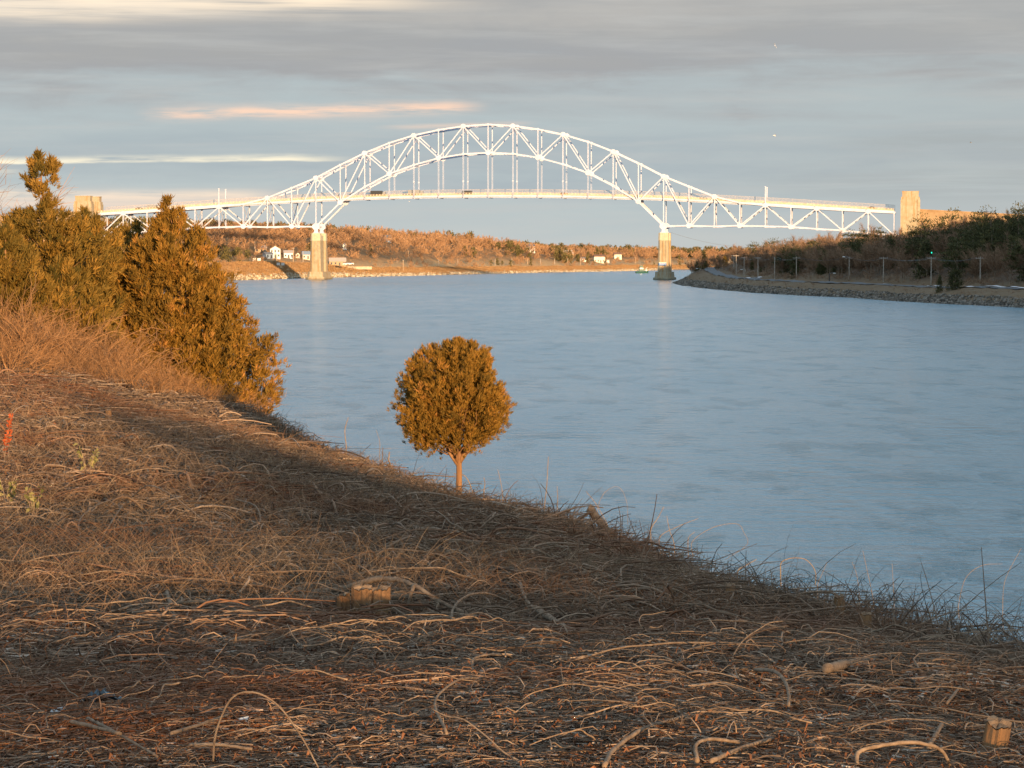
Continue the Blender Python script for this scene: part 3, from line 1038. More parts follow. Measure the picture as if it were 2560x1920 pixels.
def leafy_crown(seed, H, prof, n, lf, wid, clump=26, droop=0.0, platform=False):
    """Evergreen crown: clumps of small blades inside an outline prof = [(height, radius), ...] (fractions of H)."""
    r = np.random.default_rng(seed)
    hs, rs = np.array([p[0] for p in prof]) * H, np.array([p[1] for p in prof]) * H
    nc = max(6, n // clump)
    w = np.interp(np.linspace(0, 1, 200), hs / H, rs) + 0.02 * H
    h = np.interp(r.random(nc), np.cumsum(w) / w.sum(), np.linspace(0, 1, 200)) * H
    if platform: h = np.round(h / (0.13 * H)) * 0.13 * H + r.normal(0, 0.02 * H, nc)
    a = r.uniform(0, 2 * np.pi, nc)
    rad = np.interp(h, hs, rs) * np.sqrt(r.uniform(0.05, 1, nc)) * r.uniform(0.75, 1.15, nc)
    cc = np.stack([np.cos(a) * rad, np.sin(a) * rad, h], -1)
    ct = np.clip(r.normal(0.5, 0.2, nc), 0, 1)
    k = np.repeat(np.arange(nc), clump)
    m = len(k)
    cr = 0.055 * H * r.uniform(0.6, 1.4, nc)[k][:, None]
    p0 = cc[k] + r.normal(0, 1, (m, 3)) * cr * ((1.3, 1.3, 0.45) if platform else (1, 1, 1.1))
    d = norm(p0 * (1, 1, 0) / H * 2 + r.normal(0, 0.6, (m, 3)) + np.array([0, 0, 0.7 - droop]))
    q = np.linspace(0, 1, 3)
    C = p0[:, None] + d[:, None] * (lf * r.uniform(0.6, 1.3, m))[:, None, None] * q[None, :, None]
    R = wid * 0.5 * np.array([0.7, 1.0, 0.15])[None] * r.uniform(0.7, 1.3, (m, 1))
    return tubes(C, R, 2, np.clip(ct[k] + r.normal(0, 0.13, m), 0, 1), r)


def stem_tube(H, r0, r1=0.02):
    C = np.array([[(0, 0, -0.5), (0.01 * H, 0, 0.35 * H), (0, 0.01 * H, 0.7 * H), (0, 0, 0.97 * H)]])
    return tubes(C, np.linspace(r0, r1, 4)[None], 6, np.array([0.5]))


CONE = [(0.06, 0.22), (0.2, 0.27), (0.5, 0.2), (0.8, 0.1), (1.0, 0.01)]
ROUND = [(0.28, 0.10), (0.42, 0.30), (0.6, 0.38), (0.8, 0.34), (0.95, 0.18), (1.0, 0.05)]
BUSH = [(0.0, 0.36), (0.3, 0.45), (0.6, 0.40), (0.85, 0.25), (1.0, 0.04)]


def me_of(name, part):
    return np_mesh(name, part[0], part[1], part[2])


def joined(name, crown, trunk):
    V, Fq, T, Mi = cat_parts([(*crown, 0), (*trunk, 1)])
    return np_mesh(name, V, Fq, T, matidx=Mi)


BARE = []
for k in range(7):
    H = [8.2, 7.4, 9.0, 7.8, 8.6, 6.6, 7.0][k]
    c, t = bare_tree(100 + k, H, [0.44, .48, .40, .46, .44, .5, .46][k], 1000, 0.068)
    BARE.append((me_of('crown', c), me_of('trunk', t), H))
EVER = []
for k in range(6):
    H = [8.5, 9.5, 7.5, 7.0, 6.0, 5.0][k]
    pr = [ROUND, ROUND, ROUND, CONE, CONE, BUSH][k]
    EVER.append((me_of('crown', leafy_crown(200 + k, H, pr, 1700, 0.42, 0.17, platform=k < 3)), me_of('trunk', stem_tube(H, 0.17)), H))
for c, t, H in BARE:
    c.materials.append(M['twig']); t.materials.append(M['greybark'])
for c, t, H in EVER:
    c.materials.append(M['needle']); t.materials.append(M['greybark'])


def place_tree(proto, name, loc, sc, rz, label, cat, group=None, mat=None, sq=1.0):
    c, t, H = proto
    o = empty(name, loc, rz)
    o.scale = (sc * sq, sc * sq, sc)
    tag(o, label, cat, group)
    for nm, me in (('crown', c), ('trunk', t)):
        q = bpy.data.objects.new(nm, me)
        COL.objects.link(q); q.parent = o
        if mat and nm == 'crown':
            q.material_slots[0].link = 'OBJECT'
            q.material_slots[0].material = mat
    return o


def rzf(x, y):
    return float(right_z(np.array([x]), np.array([y]))[0])


def fzf(x, y):
    return float(far_z(np.array([x]), np.array([y]))[0])


# right bank woods: nearest rows are things, the mass behind is one stuff object
cand = []
rr = np.random.default_rng(5)
while len(cand) < 560:
    y = float(np.exp(rr.uniform(np.log(560), np.log(1560)))); t = float(27 + 150 * rr.random() ** 1.6)
    x = float(shore_r(y)) + t
    if x > 0.192 * y + 9: continue
    if 1400 < y < 1560 and x > 190: continue
    if y > 1130 and t < 38 and rr.random() < 0.6: continue
    cand.append((x, y, t))
cand.sort(key=lambda c: c[2] * (c[1] / 900) ** 0.5)
LAB_B = 'bare grey brown winter tree among its like on the right bank slope'
LAB_E = 'dark evergreen tree among the bare woods of the right bank'
bulk = []
nb = ne = 0
for i, (x, y, t) in enumerate(cand):
    ev = vnoise(np.array([x]), np.array([y]), 40, 41)[0] + rr.normal(0, .35) > 0.40
    if y < 900 and 33 < t < 120: ev = ev or rr.random() < 0.62
    if ev and ne < 110:
        k = int(rr.integers(0, 5)); ne += 1
        place_tree(EVER[k], 'evergreen_tree', (x, y, rzf(x, y) - 0.2), rr.uniform(0.95, 1.4) * (1.25 if y < 900 else 1), rr.uniform(0, 6.28), LAB_E, 'evergreen tree', 'evergreens on the right bank')
    elif nb < 230:
        k = int(rr.integers(0, 7)); nb += 1
        place_tree(BARE[k], 'bare_tree', (x, y, rzf(x, y) - 0.2), rr.uniform(0.95, 1.5) * (0.85 if t < 36 else 1), rr.uniform(0, 6.28), LAB_B, 'bare tree', 'bare trees on the right bank')
    else:
        bulk.append((x, y, rzf(x, y), rr.uniform(1.0, 1.45)))


def bulk_wood(name, pts, label, lod, mats, seed=3):
    """Many crowns as one mass; lod = list of (V, F, T, mat) prototypes."""
    r = np.random.default_rng(seed)
    Vs, Fs, Ts, Ms, o = [], [], [], [], 0
    for (x, y, z, s, k) in pts:
        V, Fq, T, m = lod[k]
        a = r.uniform(0, 6.28); c, sn = math.cos(a), math.sin(a)
        v = V * s
        v = np.stack([v[:, 0] * c - v[:, 1] * sn + x, v[:, 0] * sn + v[:, 1] * c + y, v[:, 2] + z], -1)
        Vs.append(v); Fs.append(Fq + o); Ts.append(np.clip(T + r.normal(0, .12), 0, 1)); Ms.append(np.full(len(Fq), m)); o += len(v)
    me = np_mesh(name, np.concatenate(Vs), np.concatenate(Fs), np.concatenate(Ts), matidx=np.concatenate(Ms))
    return tag(link_mesh(name, me, mats), kind='stuff', label=label, cat='woods')


LOD = []
for k in range(5):
    c, t = bare_tree(300 + k, 8.0, [0.46, .52, .44, .48, .52][k], 420, 0.12)
    LOD.append((*c, 0))
for k in range(3):
    LOD.append((*leafy_crown(320 + k, 8.0, [ROUND, ROUND, CONE][k], 420, 0.8, 0.34, clump=14), 1))
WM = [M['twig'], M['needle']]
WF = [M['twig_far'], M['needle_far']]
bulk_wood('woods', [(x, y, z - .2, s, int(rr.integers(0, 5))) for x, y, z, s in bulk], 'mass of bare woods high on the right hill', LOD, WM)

# undergrowth on the right bank
n = 4200
y = np.exp(rr.uniform(np.log(560), np.log(1500), n)); t = rr.uniform(4.5, 75, n)
ok = (np.abs(t - 16) > 4.5) & ((t > 21) | (rr.random(n) < 0.9))
y, t = y[ok], t[ok]; x = shore_r(y) + t
UG = []
for k in range(4):
    c, _ = bare_tree(340 + k, 2.4, 0.55, 90, 0.07)
    UG.append((*c, 0))
bulk_wood('undergrowth', [(a, b, rzf(a, b) - .3, rr.uniform(.5, 1.1) * (.5 if b_t < 13 else 1.1), int(rr.integers(0, 4))) for a, b, b_t in zip(x, y, t)], 'low bare brush covering the shaded right bank', UG, [M['twig']], 4)['category'] = 'undergrowth'

# single trees and shrubs that stand out on the right bank: (view x, base t inland, distance, proto, scale, label)
def right_at(vx, d):
    return (vx - 1106) / 5920 * d


for vx, d, k, sc, sq, lab, cat, mat in [
    (2063, 655 + 75, 5, 1.05, 1.0, 'dark rounded evergreen bush by the snowy road verge', 'bush', None),
    (2029, 735, 3, 0.72, 0.7, 'narrow dark evergreen beside the rounded bush at the road', 'evergreen tree', None),
    (1715, 1000, 5, 1.0, 1.0, 'broad dark bush on the right bank under the first lamp posts', 'bush', None),
    (1645, 1130, 3, 0.85, 0.8, 'small dark evergreen above the riprap left of the broad bush', 'evergreen tree', None),
    (1519, 1300, 3, 1.35, 0.85, 'tall dark evergreen on the point in front of the bend', 'evergreen tree', None),
    (1550, 1290, 4, 1.0, 0.8, 'dark evergreen on the point beside the grey road', 'evergreen tree', None),
    (1505, 1310, 4, 0.9, 0.9, 'low dark evergreen nearest the tip of the point', 'evergreen tree', None),
    (1624, 1170, 3, 0.75, 0.7, 'short evergreen at the foot of the pale lamp post', 'evergreen tree', None)]:
    x = right_at(vx, d)
    place_tree(EVER[k], 'evergreen_shrub' if cat == 'bush' else 'evergreen_tree', (x, d, rzf(x, d) - .2), sc, 1.0 + vx, lab, cat, None, mat, sq)
for vx, d, k, sc, lab, mat in [
    (1655, 1245, 5, 0.95, 'bright orange leafed oak on the right bank edge', M['orangeleaf']),
    (1685, 1240, 5, 0.62, 'small russet leafed shrub beside the bright orange oak', M['orangeleaf']),
    (1697, 1250, 5, 0.8, 'olive yellow bush behind the russet shrub', M['cedar_green']),
    (2066, 950, 5, 0.7, 'rusty leafed sapling among dark trunks on the right slope', M['orangeleaf']),
    (1538, 1330, 5, 0.7, 'yellowish bush on top of the point by the road', M['cedar_green'])]:
    x = right_at(vx, d) + (6 if vx < 1700 else 0)
    place_tree(EVER[k], 'leafy_shrub', (x, d, rzf(x, d) + (1.0 if vx > 1600 else 0.2) * 0), sc * 1.3, vx, lab, 'shrub', None, mat, 0.9)
x, d = right_at(1787, 1200) , 1200
place_tree(EVER[3], 'evergreen_tree', (x, d, rzf(x, d)), 1.1, .4, 'pointed evergreen alone on the right skyline below the truss', 'evergreen tree', None, M['cedar_green'])
# the bend's dense bare thicket at the tip of the point
tip = []
for i in range(46):
    d = rr.uniform(1235, 1420); vx = rr.uniform(1492, 1600)
    x = right_at(vx, d)
    if x - shore_r(d) < 3: continue
    if 1560 < vx < 1605 and d < 1330: continue
    tip.append((x, d))
for x, d in tip[:34]:
    place_tree(BARE[int(rr.integers(0, 7))], 'bare_tree', (x, d, rzf(x, d) - .3), rr.uniform(.62, .9), rr.uniform(0, 6), 'bare tree in the thicket on the point by the right pier', 'bare tree', 'bare trees on the point')

# far shore woods
lodf = []
for k in range(5):
    c, t = bare_tree(400 + k, 8.0, [0.5, .54, .46, .52, .56][k], 280, 0.18)
    lodf.append((*c, 0))
for k in range(4):
    lodf.append((*leafy_crown(420 + k, 8.0, [ROUND, ROUND, CONE, ROUND][k], 260, 1.0, 0.5, clump=10), 1))
pts = []
fr_ = np.random.default_rng(8)
n = 13000
yy = fr_.uniform(1330, 3250, n); aa = fr_.uniform(math.radians(-11.4), math.radians(8.5), n)
xx = np.tan(aa) * yy
tt = -signed_dist(xx, yy, LSH)
evn = vnoise(xx, yy, 55, 51) + 0.5 * vnoise(xx, yy, 18, 52) + 0.35 * np.clip((tt - 130) / 40, -1, 1)
dens = np.interp(tt, [18, 32, 60, 120, 420], [0.05, 0.6, 0.95, 1.0, 0.8])
open_ = (np.abs(xx + 105) < 45) & (np.abs(yy - 1640) < 40)
ok = (tt > 19) & (tt < 460) & (fr_.random(n) < dens) & ~open_
far_things = []
for x, y, t, e in zip(xx[ok], yy[ok], tt[ok], evn[ok]):
    k = 5 + int(fr_.integers(0, 4)) if e + fr_.normal(0, .22) > 0.26 else int(fr_.integers(0, 5))
    sc = fr_.uniform(0.8, 1.5) * float(np.interp(t, [25, 60, 110], [0.45, 0.75, 1.0]))
    far_things.append((x, y, fzf(x, y) - .3, sc, k, t))
far_things.sort(key=lambda q: q[5] * q[1])
FPROTO = []
for k, (V, Fq, T, m) in enumerate(lodf):
    me = np_mesh('far_crown', V, Fq, T)
    me.materials.append(WF[m]); FPROTO.append(me)
rest, nbf, nef = [], 0, 0
for q in far_things:
    x, y, z, sc, k, t = q
    if k < 5 and nbf < 60:
        nbf += 1; lab, cat, g, nm = 'small bare sunlit tree near the far shoreline', 'bare tree', 'bare trees along the far shore', 'bare_tree'
    elif k >= 5 and nef < 110:
        nef += 1; lab, cat, g, nm = 'sunlit evergreen on the lower slope of the far shore', 'evergreen tree', 'evergreens along the far shore', 'evergreen_tree'
    else:
        rest.append(q[:5]); continue
    o = bpy.data.objects.new(nm, FPROTO[k]); COL.objects.link(o)
    o.location = (x, y, z); o.scale = (sc, sc, sc * fr_.uniform(.9, 1.15)); o.rotation_euler = (0, 0, fr_.uniform(0, 6.28))
    tag(o, lab, cat, g)
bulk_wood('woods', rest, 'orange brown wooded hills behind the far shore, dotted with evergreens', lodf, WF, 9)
# low brush on the far bank
n = 9500
yy = fr_.uniform(1380, 2900, n); xx = np.tan(fr_.uniform(math.radians(-8), math.radians(6), n)) * yy
tt = -signed_dist(xx, yy, LSH)
ok = (tt > 9) & (tt < 90)
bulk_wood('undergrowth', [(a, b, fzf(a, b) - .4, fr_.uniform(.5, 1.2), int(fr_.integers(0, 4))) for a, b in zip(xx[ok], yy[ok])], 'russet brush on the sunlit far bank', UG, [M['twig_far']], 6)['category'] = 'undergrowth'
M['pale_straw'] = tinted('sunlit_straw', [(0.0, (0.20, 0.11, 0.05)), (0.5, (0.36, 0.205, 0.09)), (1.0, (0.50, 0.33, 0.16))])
TUFT = []
for k in range(3):
    r = np.random.default_rng(440 + k); m = 46
    b0 = np.stack([r.normal(0, .8, m), r.normal(0, .8, m), np.full(m, -.1)], -1)
    dv = norm(r.normal(0, .45, (m, 3)) + np.array([0, 0, 1.0])) * r.uniform(.5, 1.1, (m, 1))
    TUFT.append((*tubes(b0[:, None] + dv[:, None] * np.array([0, .5, 1.])[None, :, None], np.tile(np.array([[.07, .06, .02]]), (m, 1)), 2, np.clip(r.normal(.5, .22, m), 0, 1), r), 0))
n = 13000
yy = fr_.uniform(1330, 2700, n); xx = np.interp(yy, LSH[:, 1], LSH[:, 0]) - fr_.uniform(2, 34, n)
tt = -signed_dist(xx, yy, LSH)
ok = (tt > 3.5) & (tt < np.where(yy < 1680, 32, 27))
bulk_wood('grass', [(a, b, fzf(a, b) - .05, fr_.uniform(.6, 1.1), int(fr_.integers(0, 3))) for a, b in zip(xx[ok], yy[ok])], 'sunlit straw coloured grass on the far bank', TUFT, [M['pale_straw']], 7)['category'] = 'grass'
for vx, d, k, sc, lab in [(1213, 2330, 7, 1.9, 'tallest dark spruce of the clump left of the low white house'), (1222, 2310, 7, 1.7, 'second dark spruce in the clump, just right of the tallest'), (1203, 2320, 7, 1.6, 'dark spruce at the left end of the tall clump'), (1231, 2330, 7, 1.45, 'shorter spruce at the right end of the tall clump'),
                          (1290, 2480, 5, 1.55, 'broad dark pine behind the white waterside house'), (1303, 2480, 5, 1.5, 'second broad pine right of the one behind the white house'), (1270, 2400, 7, 1.3, 'pointed evergreen left of the white waterside house')]:
    x = right_at(vx, d); o = bpy.data.objects.new('spruce_tree' if k == 7 else 'pine_tree', FPROTO[k]); COL.objects.link(o)
    o.location = (x, d, fzf(x, d) - .3); o.scale = (sc * .8, sc * .8, sc); tag(o, lab, 'evergreen tree')

# ------------------------------------------------------------------ cedars of the near bank
def cedar(name, base, H, prof, label, nb, tufts, bl, bw, seed, lean=(0, 0), trunk_r=0.12, bare=0.0, mat='cedar', limbs=(), up=0.75, core=0.2, flame=0.26, bladeN=9, min_h=0.0, lump=0.22, gap=0.55, tmin=0.0, topkeep=1.0):
    """Red cedar: flame-shaped boughs of fine sprays rising from the trunk inside an uneven outline."""
    r = np.random.default_rng(seed)
    hs = np.array([p[0] for p in prof]) * H; rl = np.array([p[1] for p in prof]); rrt = np.array([p[2] if len(p) > 2 else p[1] for p in prof])
    hh = np.linspace(hs[0], hs[-1], 240)
    w = np.interp(hh, hs, rl + rrt) + 0.16
    h = np.interp(r.random(nb), np.cumsum(w) / w.sum(), hh)
    a = r.uniform(0, 2 * np.pi, nb)
    side = (1 + np.cos(a)) / 2                                   # 1 = towards +x
    R = np.interp(h, hs, rl) * (1 - side) + np.interp(h, hs, rrt) * side
    R = R * (1 + lump * vnoise(a * 2.2, h * 1.6, 0.9, seed) + r.normal(0, 0.08, nb))
    inner = r.random(nb) < core
    R = np.where(inner, R * r.uniform(0.25, 0.8, nb), R)
    LX = lean[0] * (h / H) ** 1.5; LY = lean[1] * (h / H) ** 1.5
    tipp = np.stack([np.cos(a) * R + LX, np.sin(a) * R + LY, h + 0.0 * R], -1)
    Lb = np.clip(0.60 * R + 0.16, 0.15, 1.25) * r.uniform(0.7, 1.25, nb)
    bd = norm(np.stack([np.cos(a), np.sin(a), up + 1.8 * np.clip((h / H - .72) / .28, 0, 1)], -1) + r.normal(0, 0.16, (nb, 3)))
    p0 = tipp - bd * Lb[:, None] * 0.85
    live = vnoise(a * 3.1 + 40, h * 2.2, 0.8, seed + 7) < gap            # thin places between the boughs
    keepb = live | inner | (h > 0.82 * H)
    keepb &= ~(inner & (h < tmin + 0.3))
    keepb &= (h < 0.70 * H) | (r.random(nb) < topkeep)
    tone = np.clip(r.normal(0.5, 0.17, nb), 0, 1)
    k = np.repeat(np.arange(nb)[keepb], tufts); m = len(k)
    u = r.random(m) ** 0.75
    off = r.normal(0, 1, (m, 3)); off -= bd[k] * (off * bd[k]).sum(1, keepdims=True)
    tp = p0[k] + bd[k] * (u * Lb[k])[:, None] + off * (flame * Lb[k] * (1 - 0.85 * u) * 0.6)[:, None]
    td = norm(bd[k] * 0.9 + norm(off) * 0.55 + np.array([0, 0, 0.35]))
    kk = np.repeat(np.arange(m), bladeN); q = len(kk)
    d = norm(td[kk] + r.normal(0, 0.42, (q, 3)))
    st = tp[kk] + r.normal(0, bl * 0.22, (q, 3))
    L = bl * r.uniform(0.5, 1.25, q)
    s = np.array([0, 0.5, 1.0])
    C = st[:, None] + d[:, None] * (L[:, None, None] * s[None, :, None])
    C[:, 2, 2] += 0.12 * L
    Rb = bw * 0.5 * np.array([0.55, 1.0, 0.12])[None] * r.uniform(0.7, 1.3, (q, 1))
    tint = np.clip(tone[k][kk] + r.normal(0, 0.13, q) + 0.18 * (u[kk] - 0.5), 0, 1)
    V, Fq, T = tubes(C, Rb, 2, tint, r)
    V[:, 2] = np.where(V[:, 2] < min_h, min_h + (min_h - V[:, 2]) * 0.3, V[:, 2])
    root = empty(name, base)
    tag(root, label, 'cedar tree')
    link_mesh('crown', np_mesh('crown', V, Fq, T), M[mat], root)
    tb = MB()
    hz_ = np.linspace(-1.2, 0.93 * H, 9)
    tb.tube([(lean[0] * (max(z, 0) / H) ** 1.5 + 0.02 * H * 0.3 * math.sin(z * 2), lean[1] * (max(z, 0) / H) ** 1.5, z) for z in hz_], [trunk_r * 1.15] + list(np.linspace(trunk_r, 0.012, 8)), 10)
    for pts, r0 in limbs:
        tb.tube(pts, list(np.linspace(r0, r0 * 0.35, len(pts))), 7)
    # inner boughs, seen where the foliage is thin
    for j in range(0, nb, max(1, nb // 70)):
        b0 = (LX[j], LY[j], max(0.2, tmin - 0.22, h[j] - 0.8 * R[j]))
        mid = (Vector(b0) + Vector(p0[j])) / 2 + Vector((0, 0, -0.06 * R[j]))
        tb.tube([b0, mid, tuple(p0[j]), tuple(tipp[j] - bd[j] * 0.2 * Lb[j])], [trunk_r * .28, trunk_r * .2, trunk_r * .13, trunk_r * .05], 4, False)
    tb.build('trunk', M['bark'], root, smooth_=True)
    return root


# lone small cedar at the edge of the bank
b = at(990, 1068, 45.0)
g = nz(b.x, b.y)
k_ = 45.0 / 5920
zt = at(985, 736, 45.0).z
H = zt - g
zf = lambda py: (at(985, py, 45.0).z - g) / H
prof = [(zf(940), 0.62, 0.42), (zf(926), 0.78, 0.64), (zf(908), 0.83, 0.80), (zf(885), 0.86, 0.84), (zf(850), 0.84, 0.78), (zf(805), 0.70, 0.64), (zf(765), 0.46, 0.50), (zf(745), 0.24, 0.34), (1.0, 0.05, 0.08)]
hb = zf(950) * H
lm = []
for dx, dy, top_ in ((-0.22, .1, .75), (0.20, -.05, .8), (0.12, .16, .9), (-0.11, -.12, .85), (0.28, .1, .7), (-.27, .0, .6)):
    z0 = hb - random.uniform(0.26, 0.42)
    lm.append(([(0.02 * dx, 0, z0 - .05), (dx * .55, dy * .5, z0 + 0.15), (dx * .95, dy * .9, z0 + 0.40), (dx * 1.4, dy * 1.4, z0 + top_)], 0.040))
cedar('cedar_tree', (b.x - 0.0, b.y, g), H, prof, 'small round topped cedar with bare lower trunk, alone on the bank edge', 680, 16, 0.062, 0.012, 61, trunk_r=0.075, limbs=lm, up=0.8, core=0.25, lean=(-0.02, 0), bladeN=14, min_h=-9, tmin=hb, lump=0.30, gap=0.34, flame=0.32)

# the left hand group
d = 76.0
b = at(405, 870, d); g = nz(b.x, b.y)
H = at(362, 414, d).z - g
zf = lambda py: (at(400, py, d).z - g) / H
u_ = d / 5920
prof = [(-0.10, 2.0, 2.1), (zf(890), 2.55, 2.30), (zf(800), 2.55, 2.32), (zf(700), 2.35, 1.80), (zf(600), 1.95, 1.38), (zf(530), 1.25, 1.0), (zf(500), 0.62, 0.70), (zf(470), 0.36, 0.40), (zf(440), 0.24, 0.18), (1.0, 0.02, 0.02)]
cedar('cedar_tree', (b.x, b.y, g), H, prof, 'big cone shaped bronze cedar right of the left hand thicket', 1250, 14, 0.14, 0.025, 62, lean=(-0.50, 0), trunk_r=0.16, flame=0.24, core=0.18, up=0.95, bladeN=11, min_h=-1.0, lump=0.24, gap=0.42, topkeep=0.75)
for vx, vy, d, topy, sp, lab, nb, seed, mat, lean in [
    (92, 800, 73.0, 332, None, 'tall ragged cedar with a tufted leader at the left edge', 520, 63, 'cedar_green', 0.0),
    (190, 790, 76.0, 455, None, 'cedar in front of the left abutment tower', 520, 64, 'cedar_green', 0.0),
    (275, 830, 80.0, 478, None, 'dark cedar half hidden behind the big cone shaped one', 420, 65, 'cedar_green', 0.1),
    (15, 770, 70.0, 490, None, 'squat cedar cut off by the left side of the view', 420, 66, 'cedar_green', 0.0),
    (135, 790, 71.0, 560, None, 'low bushy cedar in front of the ragged tall one', 420, 67, 'cedar_green', 0.0)]:
    b = at(vx, vy, d); g = nz(b.x, b.y); H = at(vx, topy, d).z - g
    zf = lambda py: (at(vx, py, d).z - g) / H
    if seed == 63:
        prof = [(0.05, 1.5), (zf(700), 1.55, 1.5), (zf(600), 1.45, 1.5), (zf(520), 1.15, 1.25), (zf(480), 0.65, 1.05), (zf(452), 0.3, 0.45), (zf(428), 0.22, 0.25), (zf(405), 0.40, 0.22), (zf(375), 0.30, 0.42), (zf(352), 0.26, 0.34), (1.0, 0.12, 0.02)]
    elif seed == 64:
        prof = [(0.05, 1.2), (zf(700), 1.35, 1.3), (zf(600), 1.2, 1.1), (zf(540), 0.95, 0.85), (zf(500), 0.7, 0.6), (zf(475), 0.35, 0.35), (1.0, 0.1)]
    elif seed == 65:
        prof = [(0.05, 1.6), (zf(700), 1.7), (zf(600), 1.2), (zf(530), 0.7), (1.0, 0.08)]
    else:
        prof = [(0.05, 1.25), (0.35, 1.35), (0.55, 1.1), (0.75, 0.62), (0.9, 0.28), (1.0, 0.04)]
    cedar('cedar_tree', (b.x, b.y, g), H, prof, lab, nb, 14, 0.14, 0.026, seed, lean=(lean, 0), trunk_r=0.11, mat=mat, flame=0.34, core=0.15, up=0.6, bladeN=11, lump=0.40, gap=0.32, topkeep=0.6)

# ------------------------------------------------------------------ houses, poles and small things of the far shore
def fhit(vx, vy, d0):
    """Where the line of sight meets the far bank, searching outwards from d0 - 60."""
    best = None
    for d in np.arange(d0 - 60, 3100, 6.0):
        p = at(vx, vy, float(d))
        g = p.z - fzf(p.x, p.y)
        if g <= 0: return p
        if best is None or g < best[0]: best = (g, p)
    return best[1]


def house(name, vx, vy, d, w, dp, h, rh, rz, wall, roof, label, gable_front=False, chimney=False, sink=0.3, cat='house', wins=2):
    p = fhit(vx, vy, d)
    o = empty(name, (p.x, p.y, fzf(p.x, p.y) - 0.1), rz)
    tag(o, label, cat)
    MB().box((0, 0, (h - 3) / 2), (w, dp, h + 3)).build('wall', wall, o)
    r = MB()
    e = 0.35
    if gable_front:
        r.slab([(-w / 2 - e, h - .05), (w / 2 + e, h - .05), (0, h + rh)], -dp / 2 - e, dp / 2 + e)
        gb = MB().slab([(-w / 2 + .1, h), (w / 2 - .1, h), (0, h + rh - 0.3)], -dp / 2 - e - 0.05, -dp / 2 - e + 0.3)
        gb.build('gable', wall, o)
    else:
        V = [(-w / 2 - e, -dp / 2 - e, h - .05), (w / 2 + e, -dp / 2 - e, h - .05), (w / 2 + e, dp / 2 + e, h - .05), (-w / 2 - e, dp / 2 + e, h - .05), (-w / 2 - e, 0, h + rh), (w / 2 + e, 0, h + rh)]
        r.add(V, [(3, 2, 1, 0), (0, 1, 5, 4), (2, 3, 4, 5), (1, 2, 5), (3, 0, 4)])
    ro = r.build('roof', roof, o)
    if chimney: MB().box((w * .2, 0.2, h + rh), (0.8, 0.8, 1.8)).build('chimney', M['rust'], ro)
    nf = max(1, int(h / 2.7))
    for f in range(nf):
        for i in range(wins):
            x = (i + .5) / wins * w - w / 2
            if f == 0 and i == wins // 2 and wins > 1:
                MB().box((x, -dp / 2 - .03, 1.05), (1.0, .12, 2.1)).build('door', M['dark'], o)
            else:
                MB().box((x, -dp / 2 - .03, f * 2.7 + 1.6), (1.0, .12, 1.25)).build('window', M['glass'], o)
    return o


def zx1(x): return (480 + x / 5.53) * 2212 / 2560
def zx2(x): return (860 + x / 5.267) * 2212 / 2560
def zx3(x): return (1260 + x / 5.53) * 2212 / 2560
def zy1(y): return (540 + y / 5.53) * 2212 / 2560
def zy2(y): return (540 + y / 5.267) * 2212 / 2560
def zy3(y): return (560 + y / 5.53) * 2212 / 2560


house('house', zx1(1150), zy1(590), 1650, 6.2, 7, 5.4, 2.0, .1, M['white'], M['roof_pale'], 'two storey white house with a front gable left of the left pier', True, wins=3)
house('house', zx1(1335), zy1(585), 1655, 5.8, 7, 3.2, 1.7, .1, M['white'], M['roof_pale'], 'white cottage between the two storey house and the left pier', wins=3)
house('shed', zx1(1462), zy1(585), 1655, 2.4, 3, 2.2, 1.0, .1, M['white'], M['roof_pale'], 'small white shed right beside the white cottage', True, cat='shed', wins=1)
house('house', zx1(1578), zy1(610), 1650, 4.6, 5, 2.8, 2.2, .1, M['cream'], M['bluewall'], 'small house with a blue grey roof next to the left pier', wins=2)
house('house', zx1(950), zy1(520), 1700, 6.0, 6, 3.0, 1.8, -.2, M['tan'], M['roof_pale'], 'pale brown house up the slope left of the white houses', wins=2)
house('house', zx1(1050), zy1(585), 1660, 4.8, 5, 2.6, 1.2, .5, M['bluewall'], M['roof_grey'], 'low blue grey house in front of the two storey white one', wins=2)
house('barn', zx1(2012), zy1(690), 1670, 10.2, 6, 2.8, 2.4, .08, M['tan'], M['roof_pale'], 'long tan barn with a pale roof just right of the left pier', cat='barn', wins=4)
house('house', zx2(540), zy2(290), 2010, 9.5, 7, 3.0, 2.2, .2, M['bluewall'], M['roof_grey'], 'blue grey house on the ridge left of the white gable', wins=3)
house('house', zx2(1512), zy2(268), 2150, 6.5, 7, 2.8, 2.8, .1, M['cream'], M['roof_brown'], 'house with a white gable on top of the ridge', True, wins=2)
house('house', zx2(955), zy2(262), 2100, 3.6, 5, 3.0, 1.6, .1, M['cream'], M['roof_pale'], 'tiny pale house high on the ridge among evergreens', True, wins=1)
house('house', zx2(1105), zy2(292), 2080, 3.2, 4, 2.4, 1.5, .3, M['white'], M['roof_pale'], 'tiny white house below the ridge right of the pale one', True, wins=1)
house('house', zx2(8), zy2(445), 1820, 2.6, 4, 3.2, 1.4, .1, M['white'], M['roof_pale'], 'narrow white house in the dark evergreens right of the left pier', True, wins=1)
house('house', zx3(370), zy3(370), 2420, 6.0, 6, 5.4, 1.8, .3, M['white'], M['roof_grey'], 'tall white house beside the clump of tall spruces', wins=3)
house('house', zx3(880), zy3(455), 2450, 8.5, 7, 2.8, 3.4, .5, M['tan'], M['roof_pale'], 'house with a steep pinkish roof left of the waterside house', wins=2)
house('house', zx3(1315), zy3(535), 2360, 9.5, 8, 5.2, 2.0, .05, M['cream'], M['roof_brown'], 'large cream waterside house with two rows of windows', chimney=True, wins=4)
